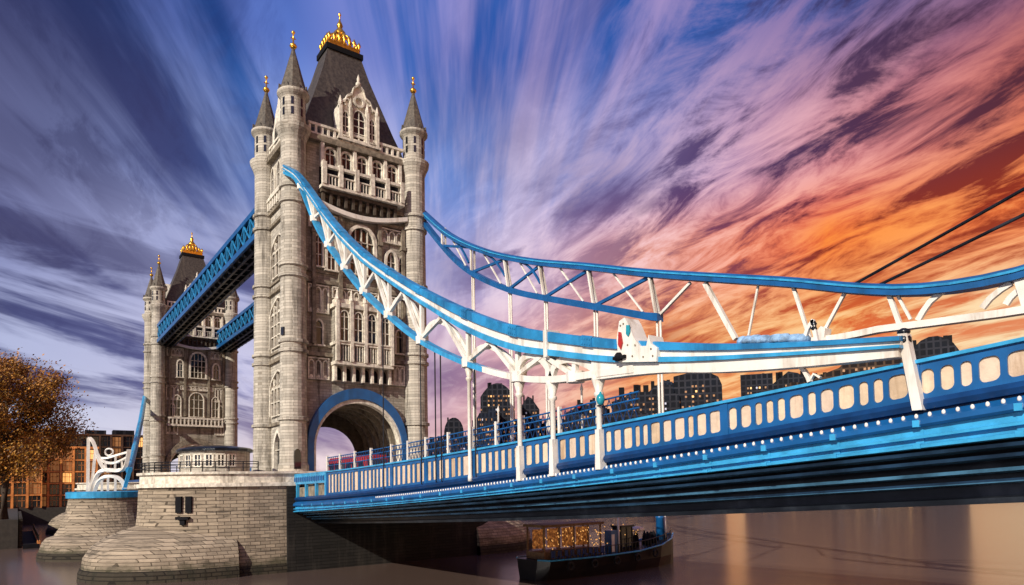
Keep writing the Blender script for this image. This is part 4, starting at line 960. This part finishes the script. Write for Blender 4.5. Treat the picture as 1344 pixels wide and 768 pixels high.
def car(loc, label, paint):
    root = thing('car', label, 'car', loc, group='cars on the bridge'); x, y, z = loc
    sd_ = [(-2.1, .35), (2.1, .35), (2.15, .75), (1.9, .95), (1.0, 1.05), (.45, 1.55), (-1.2, 1.6), (-1.9, 1.1), (-2.15, .95)]
    MB().prism(sd_, lambda u, v, n: (x+u, y+n, z+v), -.85, .85).build('body', paint, root)
    MB().prism([(-1.55, 1.12), (.75, 1.1), (.4, 1.48), (-1.15, 1.52)], lambda u, v, n: (x+u, y+n, z+v), -.87, .87).build('window', 'glass', root)
    for xx in (-1.3, 1.3):
        for s in (-1, 1): MB().tube([(x+xx, y+s*.7, z+.33), (x+xx, y+s*.9, z+.33)], .33, 14).build('wheel', 'rubber', root)
car((26.5, -5.2, ZPB(26.5)+1.05), 'red car behind the bridge railing right of the bus', 'red')
car((42.0, -5.2, ZPB(42)+1.05), 'dark blue car behind the bridge railing near the white hangers', 'blue_deep')
# lamp globes and signals
lg = thing('globe_lamp', 'round teal globe lamp on a bracket of the white hanger over the parapet', 'lamp', (57.75, -9.3, 12.4))
MB().lathe(57.75, -9.32, [(.06, 12.5), (.17, 12.58), (.23, 12.8), (.18, 13.0), (.07, 13.1), (.04, 13.2)], 14).build('globe', 'teal', lg)
MB().bar((57.4, -9.2, 12.5), (57.75, -9.32, 12.5), .08, .08).build('bracket', 'dark_steel', lg)
for x, lab in ((47.2, 'red signal light on a white post behind the railing, left of the middle hanger'), (55.3, 'red signal light on a white post behind the railing, right of the middle hanger')):
    sgn = thing('signal_post', lab, 'signal', (x, -8.4, ZPB(x)), group='red signals on the deck')
    MB().lathe(x, -8.4, [(.08, ZPB(x)-.1), (.06, ZT(x)+2.2), (.1, ZT(x)+2.3), (.02, ZT(x)+2.6)], 8).build('post', 'white', sgn)
    MB().box(x-.14, x+.14, -8.6, -8.42, ZT(x)+.9, ZT(x)+1.5).build('housing', 'black', sgn)
    MB().tube([(x, -8.64, ZT(x)+1.3), (x, -8.6, ZT(x)+1.3)], .11, 12).build('lens', 'red', sgn)
# bundle of tarpaulin on the beam and the knobby bracket
random.seed(3)
tb = MB()
for k in range(9):
    x = 66.2+k*.33; pr = []
    r0 = .24+random.random()*.12
    tb.lathe(x, -9.1+random.uniform(-.12, .12), [(.02, nu(x)-.03), (r0, nu(x)+.02), (r0*1.05, nu(x)+.12), (r0*.7, nu(x)+.26+random.random()*.08), (.05, nu(x)+.34)], 9, True, random.random())
tag(tb.build('tarpaulin_bundle', 'tarp'), 'crumpled blue and white tarpaulin bundle lying on the blue beam', 'bundle')
kb = thing('rigging_bracket', 'knobby white and dark rigging bracket standing on the blue beam', 'bracket', (69.2, -9.1, nu(69.2)))
MB().path([(68.9, -9.1, nu(68.9)), (69.1, -9.1, 14.3), (69.35, -9.1, 14.6)], .14, .14).path([(69.45, -9.1, nu(69.45)), (69.35, -9.1, 14.3), (69.3, -9.1, 14.6)], .14, .14).build('legs', 'white', kb)
MB().lathe(69.35, -9.1, [(.06, 14.15), (.12, 14.25), (.08, 14.35), (.12, 14.45), (.04, 14.55)], 8).build('knuckle', 'dark_steel', kb)
wk = MB().path([(68.6, -9.0, 12.95), (68.85, -9.0, 12.7), (69.0, -9.0, 12.4), (69.05, -9.0, ZT(69))], .14, .2).path([(69.0, -8.95, ZT(69)+.02), (69.2, -8.95, ZT(69)+.3), (69.45, -8.95, ZT(69)+.12)], .08, .14)
tag(wk.build('white_bracket', 'white'), 'curved white bracket joining the white beam to the parapet top', 'bracket')

# ------------------------------------------------------------------ boat
bt = thing('barge', 'dark river barge with warm lit cabin moored under the bridge', 'boat', (32.5, 15, -.7))
st_ = [(3.6, 1.6, 1.05), (4.4, 2.6, 1.0), (10, 3.0, 1.0), (16, 3.0, 1.15), (20, 2.5, 1.5), (23, 1.3, 1.95), (24.6, .12, 2.35)]
hl = [[(33-hw, y, sh), (33-hw*.92, y, .2), (33-hw*.7, y, -1.4), (33+hw*.7, y, -1.4), (33+hw*.92, y, .2), (33+hw, y, sh)] for y, hw, sh in st_]
MB().loft(hl).build('hull', 'hull', bt)
for y in (6.5, 9.5, 12.5, 15.5, 18.5):
    hw = interp([(a, b) for a, b, c_ in st_], y); sh = interp([(a, c_) for a, b, c_ in st_], y)
    MB().tube([(33+hw+.16, y+.34*math.cos(2*math.pi*k/14), sh-.55+.34*math.sin(2*math.pi*k/14)) for k in range(15)], .12, 7, False).build('fender', 'rubber', bt)
gw = MB()
for s in (-1, 1): gw.tube([(33+s*(hw+.03), y, sh+.05) for y, hw, sh in st_], .09, 6)
gw.build('gunwale', 'blue_light', bt)
cbn = MB().box(31.6, 34.4, 4.6, 12.2, 1.0, 1.7).box(31.4, 34.6, 4.4, 12.4, 4.1, 4.35)
for y in (4.7, 6.6, 8.5, 10.4, 12.1):
    for x in (31.7, 34.3): cbn.box(x-.07, x+.07, y-.07, y+.07, 1.7, 4.1)
cbo = cbn.build('cabin', 'wood', bt)
for k in range(4):
    MB().box(32.2, 32.25, 4.9+k*1.9, 6.5+k*1.9, 1.9, 3.8).build('lit_interior', 'cabin_glow', cbo)
random.seed(5); l0 = None
for k in range(88):
    p = Vector((34.35+random.uniform(-.3, .3), 4.7+random.random()*(7.4 if k < 58 else 13), 2.0+random.random()*2.0))
    if l0 is None: l0 = MB().lathe(0, 0, [(.02, -.06), (.06, 0), (.02, .06)], 5).build('string_light', 'lamp_glow', bt, True); l = l0
    else: l = l0.copy(); col.objects.link(l)
    l.location = p-bt.location
rl = MB(); y = 4.5
while y < 23.5:
    hw = interp([(a, b) for a, b, c_ in st_], y); sh = interp([(a, c_) for a, b, c_ in st_], y); rl.box(33+hw-.12, 33+hw-.06, y-.03, y+.03, sh, sh+1.0); y += .5
rl.tube([(33+interp([(a, b) for a, b, c_ in st_], y)-.09, y, interp([(a, c_) for a, b, c_ in st_], y)+1.0) for y in lsp(4.5, 23.5, 20)], .04, 6)
rl.build('railing', 'dark_steel', bt)
MB().box(34.0, 34.9, 13.0, 13.9, 1.0, 3.4).build('door_kiosk', 'blue', bt)
MB().box(34.9, 34.93, 13.1, 13.5, 1.2, 3.0).build('door', 'white', bt)
MB().lathe(34.6, 14.4, [(.12, 1.0), (.12, 5.0)], 8).build('mast', 'white', bt)
MB().box(33.2, 34.4, 15.0, 16.6, 1.1, 3.6).build('wheelhouse', 'glass', bt)
whf = MB()
for x in (33.2, 34.4):
    for y in (15.0, 15.8, 16.6): whf.box(x-.06, x+.06, y-.06, y+.06, 1.1, 3.7)
whf.box(33.0, 34.6, 14.85, 16.8, 3.6, 3.8).build('wheelhouse_frame', 'dark_steel', bt)
dk_ = MB()
for k in range(10):
    y = 17.2+k*.45; dk_.lathe(33.4+random.uniform(-.7, .8), y, [(.3, 1.2), (.34, 1.7), (.22, 2.3+random.random()*.5), (.05, 2.7+random.random()*.3)], 7)
dk_.build('covered_gear', 'black', bt)
MB().lathe(33.4, 18.3, [(.2, 2.9), (.75, 3.0), (.75, 3.35), (.3, 3.5)], 10, True, 0, 1, 1.2).build('life_raft', 'white', bt)
MB().lathe(33.2, 22.4, [(.5, 1.8), (.45, 4.2), (.5, 4.25), (.5, 4.5)], 14).build('funnel', 'blue', bt)
MB().lathe(33.3, 23.1, [(.16, 2.0), (.14, 4.7)], 8).build('post', 'white', bt)

bt.location += Vector((-1.8, 2.4, .15))
for k in range(9):
    y = 5.4+2.4+k*.8; x = 33.2; s_ = MB().box(x-.22, x+.22, y-.22, y+.22, 1.4, 1.48).box(x-.22, x-.16, y-.22, y+.22, 1.48, 2.0)
    for a in (-.18, .18):
        for b in (-.18, .18): s_.box(x+a-.03, x+a+.03, y+b-.03, y+b+.03, 1.0, 1.4)
    c_ = s_.build('deck_chair', 'cloth_blue'); tag(c_, 'dark blue deck chair in the row beside the lit barge cabin', 'chair', 'chairs on the barge deck')
# ------------------------------------------------------------------ left bank: quay edge, jetty, warehouse, tree
qe = MB().box(-110, -54.4, -33.4, -32.9, -1.5, 4.1)
tag(qe.build('quay_wall', 'wet_stone'), 'dark quay wall along the water at the left edge', 'wall')
jt = thing('jetty', 'low floating jetty with rust red edge beam in front of the dark quay', 'jetty', (-70, -31.5, -.5))
MB().box(-98, -52, -32.8, -30.6, -.9, .0).build('pontoon', 'black', jt)
MB().box(-98, -52, -30.9, -30.5, .0, .45).build('edge_beam', 'ochre', jt)
jr = MB()
for k in range(24): jr.box(-98+k*2-.05, -98+k*2+.05, -30.8, -30.7, .45, 1.5)
jr.tube([(-98, -30.75, 1.5), (-52, -30.75, 1.5)], .05, 6)
jr.build('railing', 'dark_steel', jt)
cf = math.atan2(-33.7+24, 83+160)
def lwindow_building(label, loc, rz, w, dpt, h, rows, cols, wall, framec, name='warehouse', lit=.3, seed=1, roofm='brick_dark', off=0):
    random.seed(seed)
    root = thing(name, label, 'building', loc, rz)
    MB().box(-dpt, 0, -w/2, w/2, 0, h).build('wall', wall, root, True)
    MB().box(-dpt-.3, .35, -w/2-.3, w/2+.3, h, h+.6).build('cornice', framec, root, True)
    for k in range(3): y = random.uniform(-w*.4, w*.3); MB().box(-dpt*.7, -dpt*.25, y, y+w*random.uniform(.08, .2), h+.603, h+random.uniform(1.5, 3.5)).build('roof_plant', 'bldg_dark', root, True)
    cw, rh = w/cols, h/rows
    fr = MB()
    for i in range(cols+1): y = -w/2+i*cw; fr.box(.003, .5, max(-w/2, y-.3), min(w/2, y+.3), 0, h)
    for j in range(1, rows): fr.box(.004, .4, -w/2, w/2, j*rh-.2, j*rh+.2)
    fr.build('facade_frame', framec, root, True)
    proto = {}
    for i in range(cols):
        for j in range(rows):
            k = random.choice(('lamp_dim', 'lamp_dim', 'lamp_dim', 'lamp_glow')) if random.random() < lit else 'glass'
            if k not in proto:
                m = MB().box(.005, .05, -cw/2+.45, cw/2-.45, .35, rh-.35)
                for t in (-.33, .33): m.cur = 1; m.box(.05, .12, t*cw*.5-.06, t*cw*.5+.06, .35, rh-.35)
                m.box(.05, .12, -cw/2+.45, cw/2-.45, rh*.55, rh*.55+.12)
                o = m.build('window', [k, framec], root, True); proto[k] = o
            else: o = proto[k].copy(); col.objects.link(o)
            o.location = (0, -w/2+(i+.5)*cw, j*rh)
    return root
lwindow_building('warehouse of open bays, its orange colour standing in for warm light, partly behind the autumn tree', (-150, -36.5, 4), cf+.05, 17, 10, 14.5, 4, 5, 'brick_dark', 'ochre', lit=.3, seed=2)
lwindow_building('taller warehouse bay, its orange colour standing in for warm light, between the tree and the white lattice', (-152, -22, 4), cf, 15, 10, 17.0, 5, 5, 'brick_dark', 'ochre', lit=.35, seed=4)
lwindow_building('dark flat-roofed office block with dim windows behind the warehouses', (-196, -12, 4), cf, 38, 14, 24, 6, 11, 'bldg_dark', 'brick_dark', 'office_block', lit=.12, seed=6)

def tree(loc, H, cr, label, seed, nleaf=85000):
    random.seed(seed); x, y, z = loc
    root = thing('autumn_tree', label, 'tree', loc)
    tr = MB(); tips = []
    tr.tube([(x, y, z-.3), (x+.2, y, z+H*.2), (x-.1, y+.3, z+H*.4), (x, y, z+H*.62), (x+.2, y, z+H*.85)], [.75, .6, .45, .3, .12], 10)
    for k in range(40):
        t = random.uniform(.12, .85); a = random.random()*2*math.pi; L_ = cr*random.uniform(.6, 1.05)*(1.1-abs(t-.5))
        p = Vector((x, y, z+H*t)); q = p+Vector((math.cos(a)*L_, math.sin(a)*L_, L_*random.uniform(.2, .75)))
        mid = p.lerp(q, .5)+Vector((0, 0, .5)); tr.tube([p, mid, q], [.2, .12, .05], 6); tips += [mid, q, p.lerp(q, .75)]
        for e in range(3):
            b = q+Vector((random.gauss(0, 1.4), random.gauss(0, 1.4), random.gauss(.3, 1.1))); tr.tube([mid.lerp(q, .6), b], [.07, .025], 5); tips.append(b)
    tr.build('trunk', 'bark', root)
    lf = MB()
    cl = [(t, random.uniform(.8, 1.7)) for t in tips if random.random() < .9]
    for k in range(nleaf):
        c_, s_ = random.choice(cl); p = c_+Vector((random.gauss(0, s_), random.gauss(0, s_), random.gauss(0, s_*.75)))
        n = Vector((random.gauss(0, 1), random.gauss(0, 1), random.gauss(0, 1))).normalized(); a = n.orthogonal().normalized(); b = n.cross(a); s2 = random.uniform(.13, .27)
        lf.add([p-a*s2, p+b*s2*.55, p+a*s2, p-b*s2*.55], [(0, 1, 2, 3)])
    lf.build('crown', 'leaf', root)
tree((-57, -35.4, 4), 28, 9.3, 'tall autumn tree with orange brown leaves on the quay at the left edge', 12)

# ------------------------------------------------------------------ skyline beyond the river
random.seed(21)
def sky_block(name, label, X, Y, w, ztop, rows, cols, shape='flat', lit=.45, dpt=18, wall='bldg_dark', zb=3.5, w0=0.0):
    rz = math.atan2(CAM.y-Y, CAM.x-X)
    root = thing(name, label, 'building', (X, Y, zb), rz, 'skyline blocks beyond the river'); h = ztop-zb
    if shape == 'round':
        pts = [(-w/2, 0)]+[(-w/2+w*t+ (0), h*(.78+.22*math.sin(math.pi*(.08+.84*t))**.7)) for t in lsp(0.02, .98, 12)]+[(w/2, 0)]
    elif shape == 'curve':
        pts = [(-w/2, 0), (-w/2, h*.97), (-w*.1, h), (w*.25, h*.985), (w*.42, h*.95), (w*.49, h*.88), (w/2, 0)]
    elif shape == 'gable':
        pts = [(-w/2, 0), (-w/2, h*.88), (-w*.1, h), (w*.1, h*.98), (w/2, h*.86), (w/2, 0)]
    elif shape == 'dome':
        pts = [(-w/2, 0), (-w/2, h*.8)]+[(-w/2*math.cos(a), h*(.8+.2*math.sin(a))) for a in lsp(.15, math.pi-.15, 10)]+[(w/2, h*.8), (w/2, 0)]
    elif shape == 'step':
        pts = [(-w/2, 0), (-w/2, h*.86), (-w*.3, h*.9), (-w*.22, h*.95), (w*.1, h*.94), (w*.14, h), (w*.4, h), (w*.42, h*.92), (w/2, h*.9), (w/2, 0)]
    else: pts = [(-w/2, 0), (-w/2, h), (w/2, h), (w/2, 0)]
    MB().prism([(u, v) for u, v in pts], lambda u, v, n: (n, u, v), -dpt, 0).build('wall', wall, root, True)
    for k in range(max(2, int(w/7))):
        rp = MB(); y = random.uniform(-w*.36, w*.36); rp.box(-dpt*.6, -dpt*.3, y-w*.04, y+w*.04, h*.8, h*(.99 if shape != 'flat' else 1.0)+random.uniform(.5, 2.2)); rp.build('roof_plant', 'black', root, True)
    rows = int(rows*1.5); cols = int(cols*1.6)
    cw, rh = w/cols, h*.9/rows; pr = {}; n = 0; rest = {}
    for j in range(rows-1, -1, -1):
        for i in range(cols):
            q = random.random()
            if q > lit: continue
            k = 'lamp_glow' if q < lit*.14 else ('lamp_cool' if q > lit*.95 else 'lamp_dim')
            if shape in ('dome', 'round', 'gable', 'step', 'curve') and j > rows*.82 and (i < cols*.2 or i > cols*.8): continue
            y, z = -w/2+(i+.5)*cw, j*rh; g0 = (-cw*.28, cw*.28, rh*.3, rh*.68)
            if n >= 97: rest.setdefault(k, MB()).box(.004, .15, y+g0[0], y+g0[1], z+g0[2], z+g0[3]); continue
            if k not in pr: o = MB().box(.004, .15, *g0).build('window', k, root, True); pr[k] = o
            else: o = pr[k].copy(); col.objects.link(o)
            o.location = (0, y, z); n += 1
    if rest:
        al_ = MB(); ks = sorted(rest)
        for q_, k in enumerate(ks): al_.cur = q_; al_.add(rest[k].v, rest[k].f)
        al_.build('lower_windows', ks, root, True)['kind'] = 'stuff'
    return root
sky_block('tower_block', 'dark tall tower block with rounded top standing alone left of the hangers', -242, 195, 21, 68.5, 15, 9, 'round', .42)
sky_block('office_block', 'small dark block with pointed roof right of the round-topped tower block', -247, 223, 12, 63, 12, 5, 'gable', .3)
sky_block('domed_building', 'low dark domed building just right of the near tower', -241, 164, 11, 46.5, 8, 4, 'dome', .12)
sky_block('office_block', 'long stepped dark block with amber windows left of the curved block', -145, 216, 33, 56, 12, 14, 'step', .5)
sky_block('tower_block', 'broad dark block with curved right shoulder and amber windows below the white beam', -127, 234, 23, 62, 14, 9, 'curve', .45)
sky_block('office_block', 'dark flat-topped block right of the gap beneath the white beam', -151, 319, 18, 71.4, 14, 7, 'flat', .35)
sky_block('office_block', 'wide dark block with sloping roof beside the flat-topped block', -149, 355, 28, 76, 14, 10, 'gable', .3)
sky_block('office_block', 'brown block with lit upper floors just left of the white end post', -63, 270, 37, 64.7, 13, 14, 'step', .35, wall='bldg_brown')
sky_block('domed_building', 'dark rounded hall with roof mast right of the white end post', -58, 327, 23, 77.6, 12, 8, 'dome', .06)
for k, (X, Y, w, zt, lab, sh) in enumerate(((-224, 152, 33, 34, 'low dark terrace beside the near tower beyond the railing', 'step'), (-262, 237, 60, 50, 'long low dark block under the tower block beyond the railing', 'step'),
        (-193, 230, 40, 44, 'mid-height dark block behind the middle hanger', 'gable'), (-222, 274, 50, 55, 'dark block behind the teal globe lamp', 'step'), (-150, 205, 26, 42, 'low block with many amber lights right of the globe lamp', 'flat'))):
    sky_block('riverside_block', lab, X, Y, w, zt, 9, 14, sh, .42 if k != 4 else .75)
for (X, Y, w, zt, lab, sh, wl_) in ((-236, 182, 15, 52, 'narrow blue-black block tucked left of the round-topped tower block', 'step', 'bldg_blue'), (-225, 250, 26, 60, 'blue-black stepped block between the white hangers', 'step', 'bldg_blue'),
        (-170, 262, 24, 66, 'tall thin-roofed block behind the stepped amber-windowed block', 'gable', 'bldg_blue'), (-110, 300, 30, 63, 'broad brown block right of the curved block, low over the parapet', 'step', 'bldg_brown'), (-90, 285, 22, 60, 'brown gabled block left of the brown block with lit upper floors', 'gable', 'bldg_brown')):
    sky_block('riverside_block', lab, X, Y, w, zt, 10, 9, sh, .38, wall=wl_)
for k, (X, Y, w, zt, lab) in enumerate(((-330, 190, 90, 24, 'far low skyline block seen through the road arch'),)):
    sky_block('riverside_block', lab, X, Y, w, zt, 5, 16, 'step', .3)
